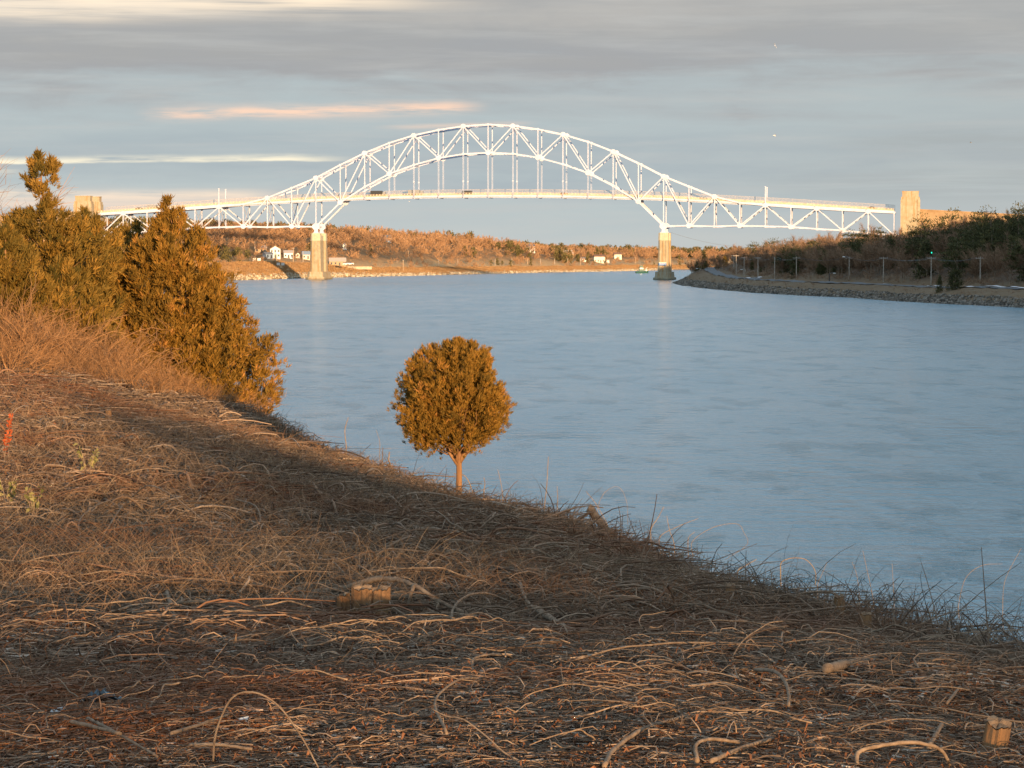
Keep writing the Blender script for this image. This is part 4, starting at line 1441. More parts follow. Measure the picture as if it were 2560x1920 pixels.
house('house', zx3(1095), zy3(525), 2370, 5.2, 5, 2.2, 1.6, .05, M['white'], M['roof_grey'], 'low white cottage with a grey roof left of the cream house', wins=3)
house('shed', zx3(1428), zy3(542), 2360, 3.2, 3, 2.0, 1.0, .1, M['white'], M['roof_pale'], 'white shed right of the cream waterside house', cat='shed', wins=1)
house('house', zx3(1570), zy3(490), 2480, 7.0, 6, 4.6, 2.0, .1, M['cream'], M['roof_brown'], 'tan house half hidden by bare trees right of the cream house', wins=3)
house('house', zx3(1000), zy3(350), 2560, 8.0, 6, 2.6, 2.6, .4, M['tan'], M['roof_grey'], 'house showing a dark grey roof high in the woods', wins=2)

for i, (a, b_) in enumerate(((2135, 672), (2185, 668))):
    p = at(zx1(a), zy1(b_), 1668)
    o = empty('parked_car', (p.x, p.y, max(fzf(p.x, p.y), p.z - .3)), .1)
    tag(o, ['white car parked nearest the tan barn', 'white car parked farther right of the tan barn'][i], 'car')
    MB().box((0, 0, .7), (4.6, 1.8, .75), top=.96).build('body', M['white'], o)
    MB().box((-.2, 0, 1.35), (2.6, 1.6, .6), top=.75).build('cabin', M['glass'], o)
    for x in (-1.4, 1.4):
        for y in (-.85, .85): MB().tube([(x, y - .1, .33), (x, y + .1, .33)], .35, 8).build('wheel', M['dark'], o)
for i, a in enumerate((897, 1225)):
    p = at(zx1(a), zy1(745), 1578 if i == 0 else 1576)
    o = empty('shore_sign', (p.x, p.y, fzf(p.x, p.y)), 0)
    tag(o, ['pair of white boards on the sunlit bank, the one away from the pier', 'pair of white boards on the sunlit bank, close to the pier shadow'][i], 'sign')
    for x in (-1.3, 1.3):
        b_ = MB().box((x, 0, 1.7), (1.9, .15, 1.5)).build('board', M['white'], o)
        MB().box((x - .6, .12, 0.6), (.12, .12, 2.2)).box((x + .6, .12, .6), (.12, .12, 2.2)).build('post', M['pole'], b_)
p = at(zx2(95), zy2(672), 1720)
o = empty('retaining_wall', (p.x, p.y, fzf(p.x, p.y)), -.06)
tag(o, 'low pale wall along the bank right of the left pier', 'wall')
MB().box((0, 0, 0.3), (26, .5, 1.6)).build('panel', M['capstone'], o)
MB().box((0, 0, 1.2), (26.3, .8, .2)).build('coping', M['capstone'], o)

# boat moored beyond the bridge
p = at(zx3(1908), zy3(678), 2050)
bt = empty('work_boat', (p.x, p.y, 0), .15)
tag(bt, 'dark green work boat with a small wheelhouse left of the right pier', 'boat')
hull = MB()
hull.v = []
st_ = np.linspace(-5, 5, 9)
prof_ = [(.85, 1.0), (1.0, 1.0), (1.0, 1.0), (1.0, 1.0), (1.0, 1.05), (.98, 1.1), (.85, 1.25), (.55, 1.45), (.06, 1.7)]
V = []
for x, (wd, zt_) in zip(st_, prof_):
    V += [(x * .94, -1.1 * wd, -.6), (x, -1.75 * wd, zt_ + .5), (x, 1.75 * wd, zt_ + .5), (x * .94, 1.1 * wd, -.6)]
fc = [(0, 1, 2, 3), (35, 34, 33, 32)]
for i in range(8):
    for j in range(4): fc.append((i * 4 + j, i * 4 + 4 + j, i * 4 + 4 + (j + 1) % 4, i * 4 + (j + 1) % 4))
MB().add(V, fc).build('hull', M['green'], bt)
wh = MB().box((-.6, 0, 3.0), (3.6, 2.5, 3.2), top=.92).box((-.6, 0, 5.1), (2.2, 2.0, 1.4), top=.9).build('wheelhouse', M['green'], bt)
MB().box((1.1, 0, 3.6), (.15, 2.0, 1.1)).box((-.6, -1.24, 3.6), (2.6, .1, .9)).build('window', M['glass'], wh)
MB().tube([(-1.4, 0, 5.6), (-1.4, 0, 9.2)], [.09, .05], 6).tube([(-1.4, -1.2, 7.6), (-1.4, 1.2, 7.6)], .05, 5).build('mast', M['grey'], bt)
MB().tube([(2.0, 0, 1.5), (4.2, 0, 4.8)], .1, 6).build('boom', M['white'], bt)
MB().box((3.0, -.9, 2.2), (1.1, .9, 1.1)).build('winch', M['white'], bt)


def pole(base, top, label, group=None, cross=2.2, lamp=None, r=.16, rz=0.0, mat=None, name='utility_pole', cat='utility pole', arms=1):
    h = top - base[2]
    o = empty(name, base, rz)
    tag(o, label, cat, group)
    MB().tube([(0, 0, -.8), (0, 0, h)], [r, r * .72], 8).build('post', mat or M['pole'], o)
    for a in range(arms if cross else 0):
        c = MB().box((0, -.14, h - .45 - a * .9), (cross, .14, .16)).build('crossarm', M['pole'], o)
        q = MB()
        for x in (-cross * .45, -cross * .2, cross * .2, cross * .45): q.tube([(x, -.14, h - .37 - a * .9), (x, -.14, h - .15 - a * .9)], .06, 6)
        q.build('insulator', M['grey'], c)
    if lamp:
        ln, side = lamp
        a = MB().tube([(0, 0, h - .3), (side * ln * .5, 0, h + .1), (side * ln, 0, h + .1)], .06, 6).build('lamp_arm', M['grey'], o)
        MB().box((side * (ln + .3), 0, h), (.9, .4, .28), top=.7).build('lamp_head', M['white'], a)
    return o


for i, (X_, yt, yb, d, cr, zx, zy, fam) in enumerate([
    (870, 350, 570, 1640, 0, zx1, zy1, 'tall'), (1400, 440, 640, 1600, 1.8, zx1, zy1, 'crossarm'), (1150, 500, 640, 1600, 0, zx1, zy1, 'thin'), (1172, 520, 630, 1605, 0, zx1, zy1, 'thin2'), (1535, 490, 640, 1600, 0, zx1, zy1, 'grey'),
    (850, 455, 610, 1800, 0, zx2, zy2, 'slope'), (780, 575, 735, 1765, 1.2, zx2, zy2, 'shore'),
    (698, 545, 612, 1790, 0, zx2, zy2, ''), (1245, 578, 655, 1900, 0, zx2, zy2, ''), (1500, 572, 660, 1960, 0, zx2, zy2, ''), (1990, 568, 655, 2060, 0, zx2, zy2, ''),
    (110, 475, 575, 2090, 0, zx3, zy3, ''), (325, 478, 575, 2110, 0, zx3, zy3, 'bright'), (505, 478, 575, 2150, 0, zx3, zy3, ''), (700, 475, 565, 2200, 0, zx3, zy3, ''), (880, 475, 560, 2230, 0, zx3, zy3, ''),
    (1055, 472, 572, 2300, 0, zx3, zy3, 'house'), (1280, 370, 470, 2420, 0, zx3, zy3, 'roof'), (1397, 460, 560, 2340, 0, zx3, zy3, 'right'), (1820, 455, 560, 2420, 0, zx3, zy3, 'boat'), (1790, 400, 460, 2500, 0, zx3, zy3, 'wood')]):
    p = at(zx(X_), zy(yb), d); tz = at(zx(X_), zy(yt), d).z
    lab = {'tall': 'tall pale pole standing in the brush at the left end of the far shore', 'crossarm': 'pole with a short crossarm right of the white cottage', 'thin': 'taller of two thin poles below the two storey white house',
           'thin2': 'shorter of two thin poles below the two storey white house', 'grey': 'grey pole in front of the blue grey roofed house by the left pier', 'slope': 'white pole up the slope among dark evergreens', 'shore': 'pole close to the water right of the tan barn',
           'bright': 'brightest pole on the russet slope left of the spruces', 'house': 'pale pole beside the low white cottage', 'roof': 'pole rising behind the roof of the cream house', 'right': 'pole at the right corner of the cream waterside house',
           'boat': 'pole on the bank right above the green boat', 'wood': 'pole in the bare trees above the green boat', '': 'short pole in the line along the far shore'}[fam]
    p = fhit(zx(X_), zy(yb), d); zb = fzf(p.x, p.y); tz = at(zx(X_), zy(yt), p.y).z
    pole((p.x, p.y, zb), max(tz, zb + 4), lab, 'poles along the far shore' if not fam else None, cr, r=.27, mat=M['pole'] if fam in ('', 'grey') else M['tan'])

# right bank poles and lamps
vxs = [(2117, 754), (2011, 800), (1908, 855), (1834, 900), (1720, 985), (1673, 1030), (1637, 1080), (1607, 1130), (1590, 1180), (1585, 1230)]
labs = ['utility pole farthest right on the right bank, with a wide crossarm', 'right bank utility pole with a green lamp above its crossarm', 'dark utility pole with a crossarm between two taller lit ones', 'utility pole with a white street lamp on a left arm',
        'utility pole with a crossarm behind the broad dark bush', 'grey right bank pole left of the broad dark bush', 'thin pole behind the bright orange oak', 'crossarm pole right of the pale lamp post', 'utility pole just right of the grey road', 'left of two poles standing behind the grey road']
poles_top = []
for i, ((vx, d), lab) in enumerate(zip(vxs, labs)):
    x = right_at(vx, d); z = rzf(x, d)
    o = pole((x, d, z), 12.15 + (0.9 if i > 7 else 0), lab, None, 2.6 if i not in (5,) else 0, (1.5, -1) if i == 3 else None, r=.19, rz=-.1, arms=2 if i == 9 else 1)
    poles_top.append(Vector((x, d, 11.9)))
    if i == 1:
        c = MB().tube([(.05, 0, 8.4), (.05, 0, 9.3)], .07, 6).box((.05, -.1, 9.5), (.35, .35, .5)).build('lamp_box', M['dark'], o)
        e = bpy.data.materials.new('green_lamp'); e.use_nodes = True
        bs = e.node_tree.nodes['Principled BSDF']; bs.inputs['Base Color'].default_value = (.0, .3, .2, 1); bs.inputs['Emission Color'].default_value = (.02, .9, .5, 1); bs.inputs['Emission Strength'].default_value = 1.2
        MB().box((.05, -.32, 9.5), (.28, .1, .36)).build('lens', e, c)
w_ = MB()
for a, b_ in zip(poles_top[:-1], poles_top[1:]):
    for o in (-1.0, 1.0):
        pts_ = [(a + (b_ - a) * u + Vector((o, -.1, -1.0 * 4 * u * (1 - u)))) for u in np.linspace(0, 1, 7)]
        w_.tube(pts_, .03, 3, False)
tag(w_.build('power_line', M['dark']), 'thin power lines strung between the right bank poles', 'power line')
for vx, vy, d, side, lab in [(1288, 0, 0, 0, '')][:0] + [(1610, 668, 1150, -1, 'pale lamp post standing close to the riprap'), (1513, 660, 1280, -1, 'lamp post in the thicket on the point'), (2047, 648, 900, 1, 'dark lamp post among bare trees on the right bank')]:
    x = right_at(vx, d) if d < 1000 else right_at(vx, d)
    z = rzf(x, d)
    topv = {1610: 582, 1513: 580, 2047: 590}[vx]
    if vx == 2047: x = right_at(1791, d); z = rzf(x, d)
    pole((x, d, z), at(1106, topv, d).z, lab, None, 0, (1.4, side), r=.17, name='lamp_post', cat='lamp post', mat=M['pole'] if vx != 2047 else M['dark'])


def hang(a, b_, sag, r, name, lab, cat):
    pts_ = [(Vector(a) + (Vector(b_) - Vector(a)) * u + Vector((0, 0, -sag * 4 * u * (1 - u)))) for u in np.linspace(0, 1, 20)]
    return tag(MB().tube(pts_, r, 4).build(name, M['tan']), lab, cat)


pa = at(zx1(870), zy1(352), 1640)
hang(pa, (-106.5, 1481, 25.6), 3.0, .05, 'span_cable', 'cable sagging from the tall far shore pole to the left pier', 'cable')
hang((83.5, 1449, 25.2), (138, 1330, 17.0), 3.5, .05, 'span_cable', 'cable sagging from the right pier to the right hill', 'cable')


# gulls
def gull(vx, vy, d, span, bank, rz, label, mat):
    p = at(vx, vy, d)
    o = empty('gull', p, rz); o.rotation_euler = (0.25, bank, rz)
    tag(o, label, 'gull', None)
    V = []; q = np.linspace(-.5, .5, 9); rad = [.008, .04, .062, .07, .07, .06, .045, .025, .012]
    MB().tube([(0, x * span * .55, -.04 * (abs(x) * 2) ** 2) for x in q], [r_ * span for r_ in rad][::-1], 8).build('body', mat, o, smooth_=True)
    for sg in (-1, 1):
        w = MB()
        sec = [(0.02, .02, .10, .0), (.22, .04, .12, .10), (.36, .0, .10, .10), (.5, -.1, .02, .05)]
        V = []
        for xx, yf, yb, zz in sec:
            for t_ in (.012, -.012):
                V += [(sg * xx * span, (yf + .06) * span, zz * span + t_), (sg * xx * span, (yf - yb) * span, zz * span + t_)]
        fc = []
        for i in range(3):
            a, b_ = i * 4, i * 4 + 4
            fc += [(a, b_, b_ + 1, a + 1), (a + 2, a + 3, b_ + 3, b_ + 2), (a, a + 2, b_ + 2, b_), (a + 1, b_ + 1, b_ + 3, a + 3)]
        w.add(V, fc).build('wing', mat, o)
    return o


gull(1674, 99, 640, 1.35, .9, .8, 'white gull flying highest, well above the right side of the arch', M['feather'])
gull(1673, 293, 620, 1.5, .15, 1.9, 'gull gliding level above the right end of the arch', M['feather'])
gull(2097, 308, 800, 1.4, .2, 1.2, 'dark gull in the grey sky near the right tower', M['grey'])
gull(884, 435, 1100, 1.5, .3, 1.0, 'tiny white gull flying just under the bridge deck', M['feather'])

# ------------------------------------------------------------------ near bank vegetation and cut brush
def hit(vx, vy):
    """Where the line of sight meets the near bank."""
    prev = None
    for d in np.geomspace(7.5, 95, 260):
        p = at(vx, vy, float(d))
        if p.z < nz(p.x, p.y): return p
    return p


def curve_pts(p, q_, n=12):
    """Catmull-Rom through the list p."""
    P_ = [Vector(v) for v in p]; P_ = [P_[0] * 2 - P_[1]] + P_ + [P_[-1] * 2 - P_[-2]]
    out = []
    for i in range(1, len(P_) - 2):
        for u in np.linspace(0, 1, n, endpoint=False):
            a, b_, c, d = P_[i - 1:i + 3]
            out.append(0.5 * ((2 * b_) + (c - a) * u + (2 * a - 5 * b_ + 4 * c - d) * u * u + (3 * b_ - a - 3 * c + d) * u ** 3))
    return out + [P_[-2]]


br_r = np.random.default_rng(77)


def branch(path, r0, r1, label, name='fallen_branch', cat='branch', forks=(), mat='greybark', dd=None, group=None):
    """Branch along points of the view; its two ends lie on the bank (or at distance dd)."""
    e0, e1 = hit(*path[0]), hit(*path[-1])
    if dd: d0 = d1 = dd
    else: d0, d1 = e0.y * .948, e1.y * .948
    if mat == 'greybark' and name != 'bare_twig' and not dd: r0, r1, mat = r0 * .62, r1 * .62, 'vinebark'
    n = len(path)
    pts_ = [at(vx, vy, d0 + (d1 - d0) * i / (n - 1)) for i, (vx, vy) in enumerate(path)]
    c = curve_pts(pts_, 0, 6)
    o0 = c[0].copy()
    rad = np.linspace(r0, r1, len(c)) * (1 + br_r.normal(0, .07, len(c)))
    c = [v - o0 + Vector(br_r.normal(0, r0 * .08, 3)) for v in c]
    o = MB().tube(c, rad, 8).build(name, M[mat], None, o0, True)
    tag(o, label, cat, group)
    for (i, f, ln) in forks:
        a = pts_[i] - o0; 
        b_ = at(*f, d0 + (d1 - d0) * i / (n - 1) - ln) - o0
        m_ = (a + b_) / 2 + Vector(br_r.normal(0, .03, 3))
        MB().tube(curve_pts([a, m_, b_], 0, 4), list(np.linspace(r0 * .7, r1 * .7, 9)), 6).build('side_shoot', M[mat], o, None, True)
    return o


def Z7(x, y): return ((x / 1.728) * 2212 / 2560, (1000 + y / 1.728) * 2212 / 2560)
def Z8(x, y): return ((1280 + x / 1.728) * 2212 / 2560, (1000 + y / 1.728) * 2212 / 2560)


branch([Z7(1350, 828), Z7(1480, 815), Z7(1620, 775), Z7(1720, 778), Z7(1790, 800), Z7(1900, 870), Z7(2030, 930)], .034, .018, 'long pale branch arching over the double stump', forks=[(4, Z7(1760, 900), .1), (5, Z7(1885, 935), .05)])
branch([Z7(1600, 868), Z7(1700, 850), Z7(1810, 845)], .036, .03, 'short thick log lying just behind the double stump', 'fallen_log', 'log')
branch([Z7(1510, 780), Z7(1500, 840), Z7(1515, 868)], .03, .02, 'stubby upright branch left of the arching branch')
branch([Z7(620, 640), Z7(760, 628), Z7(910, 622)], .03, .022, 'straight cut branch lying across the sunlit brush at left', forks=[(1, Z7(820, 575), .0)])
branch([Z7(700, 590), Z7(830, 578)], .02, .02, 'short straight stick just behind the straight cut branch')
branch([Z7(900, 615), Z7(1020, 605), Z7(1140, 595)], .022, .014, 'stick running right from the straight cut branch')
branch([Z7(640, 905), Z7(760, 880), Z7(870, 872), Z7(960, 890), Z7(1050, 915)], .022, .012, 'low arched stick left of the double stump')
branch([Z7(1070, 975), Z7(1180, 930), Z7(1290, 920)], .02, .012, 'orange lit stick rising towards the double stump')
branch([Z7(720, 830), Z7(745, 900), Z7(757, 950)], .02, .015, 'short upright stub in front of the low arched stick')
branch([Z7(1310, 735), Z7(1325, 830), Z7(1370, 925)], .014, .010, 'thin curved stick standing left of the double stump')
branch([Z7(400, 630), Z7(345, 580), Z7(350, 510), Z7(420, 455), Z7(520, 420)], .016, .010, 'looping pale vine curling up in the left sunlit patch', 'cut_vine', 'vine')
branch([Z7(430, 620), Z7(480, 530), Z7(530, 455)], .016, .010, 'straight pale stem leaning right beside the looping vine', 'cut_vine', 'vine')
branch([Z7(70, 520), Z7(140, 500), Z7(230, 525)], .018, .012, 'arched stem among the yellow weeds at far left', 'cut_vine', 'vine')
branch([Z7(570, 420), Z7(640, 370), Z7(740, 410), Z7(880, 520)], .014, .008, 'long thin arch over the grassy patch', 'cut_vine', 'vine')
branch([Z7(1020, 430), Z7(1100, 455), Z7(1125, 510), Z7(1110, 550)], .014, .010, 'hooked vine in the middle of the grassy patch', 'cut_vine', 'vine')
branch([Z7(920, 1560), Z7(935, 1430), Z7(1000, 1290), Z7(1090, 1262), Z7(1190, 1310), Z7(1280, 1420), Z7(1350, 1540), Z7(1375, 1588)], .0055, .004, 'big thin arch of vine in the bottom foreground', 'cut_vine', 'vine')
branch([Z7(1930, 1440), Z7(1880, 1300), Z7(1980, 1210), Z7(2080, 1200)], .008, .006, 'thin vine curving up in the right of the dark hollow', 'cut_vine', 'vine')
branch([Z7(1960, 980), Z7(1955, 910), Z7(2010, 850), Z7(2100, 835), Z7(2200, 870)], .013, .010, 'arched vine right of the long pale branch', 'cut_vine', 'vine')
branch([Z7(2045, 1180), Z7(2045, 1120), Z7(2120, 1100), Z7(2212, 1105)], .010, .008, 'low vine loop in front of the arched vine', 'cut_vine', 'vine')
branch([Z7(380, 1375), Z7(460, 1415), Z7(560, 1470), Z7(680, 1540)], .010, .006, 'straight stem slanting down at the bottom left', 'cut_vine', 'vine')
branch([Z7(280, 1385), Z7(400, 1410), Z7(520, 1440)], .012, .009, 'pale stick lying above the slanting stem at bottom left')
branch([Z7(820, 1490), Z7(950, 1490), Z7(1090, 1508)], .010, .008, 'pale stick lying flat under the thin vine arch')
branch([Z7(740, 1440), Z7(900, 1390), Z7(1010, 1350)], .010, .007, 'grey stick crossing the left leg of the thin vine arch')
branch([Z8(400, 1580), Z8(440, 1510), Z8(560, 1425), Z8(680, 1385), Z8(790, 1355)], .013, .009, 'orange lit arched stem at the bottom middle', 'cut_vine', 'vine')
branch([Z8(860, 1560), Z8(1000, 1500), Z8(1130, 1462)], .013, .010, 'straight stick right of the orange arched stem')
branch([Z8(1490, 1575), Z8(1500, 1520), Z8(1600, 1492), Z8(1740, 1480), Z8(1850, 1510), Z8(1895, 1585)], .012, .009, 'thick loop of vine at the bottom right', 'cut_vine', 'vine')
branch([Z8(800, 1560), Z8(795, 1490), Z8(860, 1465), Z8(980, 1480)], .011, .009, 'bent vine beside the straight stick at the bottom', 'cut_vine', 'vine')
branch([Z8(1050, 1165), Z8(1140, 1175), Z8(1190, 1240), Z8(1195, 1320)], .014, .010, 'hooked branch on the dark slope at right')
branch([Z8(1360, 1160), Z8(1460, 1140), Z8(1570, 1110)], .040, .028, 'grey split log lying on the right slope', 'fallen_log', 'log')
branch([Z8(100, 900), Z8(180, 950), Z8(270, 1010)], .034, .020, 'tapering log end pointing down right of the middle', 'fallen_log', 'log')
branch([Z8(35, 790), Z8(60, 860), Z8(110, 915)], .018, .014, 'stick leaning on the tapering log end')
branch([Z8(-200, 720), Z8(-60, 660), Z8(90, 645), Z8(200, 690), Z8(330, 700), Z8(350, 730)], .022, .012, 'long curved branch crossing the middle of the slope')
branch([Z8(430, 980), Z8(435, 945), Z8(480, 925), Z8(540, 940), Z8(640, 985)], .012, .008, 'low arched vine left of the small pale stump', 'cut_vine', 'vine')
branch([Z8(710, 910), Z8(690, 850), Z8(730, 780), Z8(780, 760)], .013, .009, 'curled vine below the bank edge', 'cut_vine', 'vine')
branch([Z8(1240, 800), Z8(1225, 860), Z8(1205, 965)], .018, .014, 'dark broken stake standing on the right slope')
branch([Z8(480, 820), Z8(560, 800), Z8(700, 790), Z8(830, 770)], .020, .012, 'branch lying along the slope below the bank edge')
branch([Z8(0, 590), Z8(160, 565), Z8(330, 535)], .018, .012, 'straight stick below the leaning broken log')
branch([Z8(1880, 1310), Z8(1950, 1220), Z8(2000, 1150)], .010, .007, 'stick rising on the lower right slope')
branch([Z8(1800, 1500), Z8(1850, 1410), Z8(1870, 1390)], .014, .010, 'short stick standing at the lower right')
branch([Z8(1480, 1020), Z8(1530, 1070), Z8(1600, 1105)], .014, .010, 'stick lying by the right hand stump')
# things standing up along the bank edge, against the water
branch([Z8(330, 462), Z8(375, 520), Z8(440, 600)], .055, .05, 'thick broken log leaning on the bank edge', 'fallen_log', 'log', dd=33.0)
for path, r0, lab in [
    ([Z8(140, 470), Z8(150, 370), Z8(157, 245)], .013, 'tall dark stem with a bent tip at the bank edge'),
    ([Z8(195, 500), Z8(197, 430), Z8(195, 372)], .010, 'short straight stem right of the tall dark one'),
    ([Z8(420, 560), Z8(370, 460), Z8(320, 395)], .011, 'dark twig rising left over the leaning log'),
    ([Z8(370, 470), Z8(400, 400), Z8(460, 376), Z8(495, 440), Z8(500, 540)], .006, 'thin looped twig over the leaning log'),
    ([Z8(600, 560), Z8(630, 510), Z8(655, 462)], .012, 'sunlit twig slanting right at the bank edge'),
    ([Z8(700, 620), Z8(680, 560), Z8(668, 500)], .010, 'grey twig leaning left at the bank edge'),
    ([Z8(640, 590), Z8(720, 545), Z8(805, 512)], .010, 'long orange twig slanting right at the bank edge'),
    ([Z8(780, 610), Z8(870, 550), Z8(970, 535), Z8(1000, 570), Z8(1015, 625), Z8(920, 690)], .007, 'thin twig bent over like a hairpin'),
    ([Z8(760, 620), Z8(765, 590), Z8(790, 570)], .009, 'forked twig under the hairpin twig'),
    ([Z8(975, 740), Z8(1010, 715), Z8(1057, 688)], .014, 'pale pinkish stick pointing right at the bank edge'),
    ([Z8(1160, 740), Z8(1165, 700), Z8(1210, 683), Z8(1270, 690), Z8(1310, 740), Z8(1310, 800)], .014, 'pinkish vine bent in a wide hoop over the water'),
    ([Z8(1320, 800), Z8(1340, 750), Z8(1362, 700)], .007, 'thin twig right of the pinkish hoop'),
    ([Z8(1560, 860), Z8(1535, 740), Z8(1515, 650)], .007, 'tall thin twig leaning left above the right brambles'),
    ([Z8(1500, 850), Z8(1490, 760), Z8(1470, 700)], .007, 'second thin twig left of the tall one in the brambles'),
    ([Z8(1650, 850), Z8(1645, 770), Z8(1642, 705)], .006, 'upright thin twig in the middle of the right brambles'),
    ([Z8(1930, 880), Z8(1960, 770), Z8(2030, 715), Z8(2120, 708)], .007, 'long twig arching right over the brambles'),
    ([Z8(2120, 920), Z8(2130, 780), Z8(2200, 640)], .007, 'tall twig at the right side of the brambles'),
    ([Z7(1495, 190), Z7(1490, 130), Z7(1505, 75)], .014, 'dark twig standing on the bank edge left of the lone cedar'),
    ([Z7(1640, 230), Z7(1640, 180), Z7(1625, 130)], .007, 'thin twig on the bank edge between the dark twig and the cedar'),
    ([Z7(2090, 400), Z7(2095, 360), Z7(2090, 335)], .014, 'cut stub standing right of the cedar trunk'),
    ([Z7(2170, 400), Z7(2160, 340), Z7(2150, 300)], .010, 'twisted twig right of the cut stub by the cedar'),
    ([Z7(1690, 300), Z7(1680, 260), Z7(1682, 225)], .022, 'broken stub on the bank edge left of the cedar'),
    ([Z7(2040, 395), Z7(2010, 330), Z7(1960, 318)], .014, 'bent stick crossing in front of the cedar trunk')]:
    h_ = hit(path[0][0], path[0][1] + 14)
    path = [(path[0][0] + 1, path[0][1] + 34)] + path
    branch(path, r0, r0 * .6, lab, 'bare_twig', 'twig', dd=min(h_.y, 66), mat='greybark')


# stumps
def stump(vx, vy, r0, h, label, tilt=(0, 0), seeds=1, offs=((0, 0, 1.0),)):
    p = hit(vx, vy)
    o = empty('tree_stump', (p.x, p.y + r0 * .6, nz(p.x, p.y + r0 * .6) + .065))
    o.rotation_euler = (tilt[0], tilt[1], 0)
    tag(o, label, 'stump')
    for k, (ox, oy, sc) in enumerate(offs):
        r = np.random.default_rng(seeds + k)
        n, lv = 34, 9
        ang = np.arange(n) / n * 2 * np.pi
        ridge = 1 + .05 * np.sin(ang * 7 + r.uniform(0, 6)) + .05 * r.normal(0, 1, n) + .07 * np.sin(ang * 2 + r.uniform(0, 6))
        V = []
        for j in range(lv):
            u = j / (lv - 1)
            rad = r0 * sc * ridge * (1 + .45 * (1 - u) ** 4) * (1 + .012 * r.normal(0, 1, n))
            V += [(ox + a * math.cos(t_), oy + a * math.sin(t_), -.22 + (h * sc + .22) * u + ((.14 * r0 * math.sin(t_ + k) + .10 * r0 * math.sin(t_ * 4 + 2 * k) + .07 * r0 * math.sin(t_ * 11)) if u > .9 else 0)) for a, t_ in zip(rad, ang)]
        fc = [(j * n + i, j * n + (i + 1) % n, (j + 1) * n + (i + 1) % n, (j + 1) * n + i) for j in range(lv - 1) for i in range(n)]
        MB().add(V, fc).build('bark', M['bark'], o, smooth_=False)
        top = V[-n:]
        c = tuple(sum(v[i] for v in top) / n for i in range(3))
        TV = [(c[0] + (v[0] - c[0]) * q, c[1] + (v[1] - c[1]) * q, v[2] + .004 + .004 * (1 - q)) for q in (.99, .66, .33) for v in top] + [(c[0], c[1], c[2] + .004)]
        fc = [(j * n + i, j * n + (i + 1) % n, (j + 1) * n + (i + 1) % n, (j + 1) * n + i) for j in range(2) for i in range(n)] + [(2 * n + i, 2 * n + (i + 1) % n, 3 * n) for i in range(n)]
        MB().add(TV, fc).build('cut_face', M['heartwood'], o)


stump(*Z7(1600, 948), .060, .118, 'wide double stump in the sunlit centre of the slope', offs=((-.052, 0, 1.0), (.056, .01, .93), (-.165, -.02, .62)), seeds=5)
stump(*Z8(1530, 1032), .034, .09, 'small pale stump on the right slope near the bank edge', seeds=15)
stump(*Z8(945, 892), .032, .075, 'tiny pale stump halfway down the right slope', seeds=25)
stump(*Z8(2095, 1550), .048, .055, 'ragged pale stump at the bottom right', (.1, .15), seeds=35)
stump(*Z8(1425, 970), .035, .12, 'leaning pale stump left of the small one on the right slope', (0, -.15), seeds=45)
stump(*Z7(468, 97), .05, .13, 'little pale stump on the dark slope at far left', seeds=55)
stump(*Z7(1940, 415), .06, .18, 'split stump right in front of the lone cedar', (.1, -.2), seeds=65)
stump(*Z8(250, 520), .05, .12, 'dark stub left of the leaning broken log', seeds=85)

# litter bits that stand out
p = hit(*Z7(440, 1335))
r_ = np.random.default_rng(91)
V, fc, nn = [], [], 14
for i in range(nn):
    for j in range(6):
        V.append((i / (nn - 1) * .16 - .08, (j - 2.5) * .018 * (1 - abs(i / (nn - 1) - .5)) , .02 + .05 * r_.random() * math.sin(math.pi * (i + .5) / nn)))
for i in range(nn - 1):
    for j in range(5): fc.append((i * 6 + j, i * 6 + 6 + j, i * 6 + 7 + j, i * 6 + j + 1))
o = MB().add(V, fc).build('plastic_scrap', M['plastic'], None, (p.x, p.y, p.z + .01)); o.modifiers.new('s', 'SOLIDIFY').thickness = .004
tag(o, 'crumpled dark blue plastic scrap lying at the lower left', 'scrap')
for i, (q, lab) in enumerate([(Z7(1028, 1432), 'small pale paper scrap near the thin vine arch'), (Z8(1540, 1215), 'pale chip lying on the right slope below the split log'), (Z7(240, 1385), 'pale scrap at the lower left above the red litter')]):
    p = hit(*q)
    V = [(-.03, -.02, 0), (.03, -.025, .01), (.035, .02, .035), (-.02, .03, .02), (0, 0, .03)]
    o = MB().add(V, [(0, 1, 4), (1, 2, 4), (2, 3, 4), (3, 0, 4)]).build('pale_scrap', M['palebit'], None, (p.x, p.y, p.z + .015)); o.modifiers.new('s', 'SOLIDIFY').thickness = .003
    tag(o, lab, 'scrap')


# loose brush: masses that nobody could count
gr = np.random.default_rng(404)


def scatter(n, d0, d1, maxb=1.6, az=0.204):
    d = np.exp(gr.uniform(np.log(d0), np.log(d1), n)); a = gr.uniform(-az, az, n)
    x, y = a * d, d
    b = brow_dist(x, y)
    ok = (b < np.where(y > 40, maxb + 1.8, maxb)) & (gr.random(n) < np.where(b > 0.3, .6, 1))
    return x[ok], y[ok]


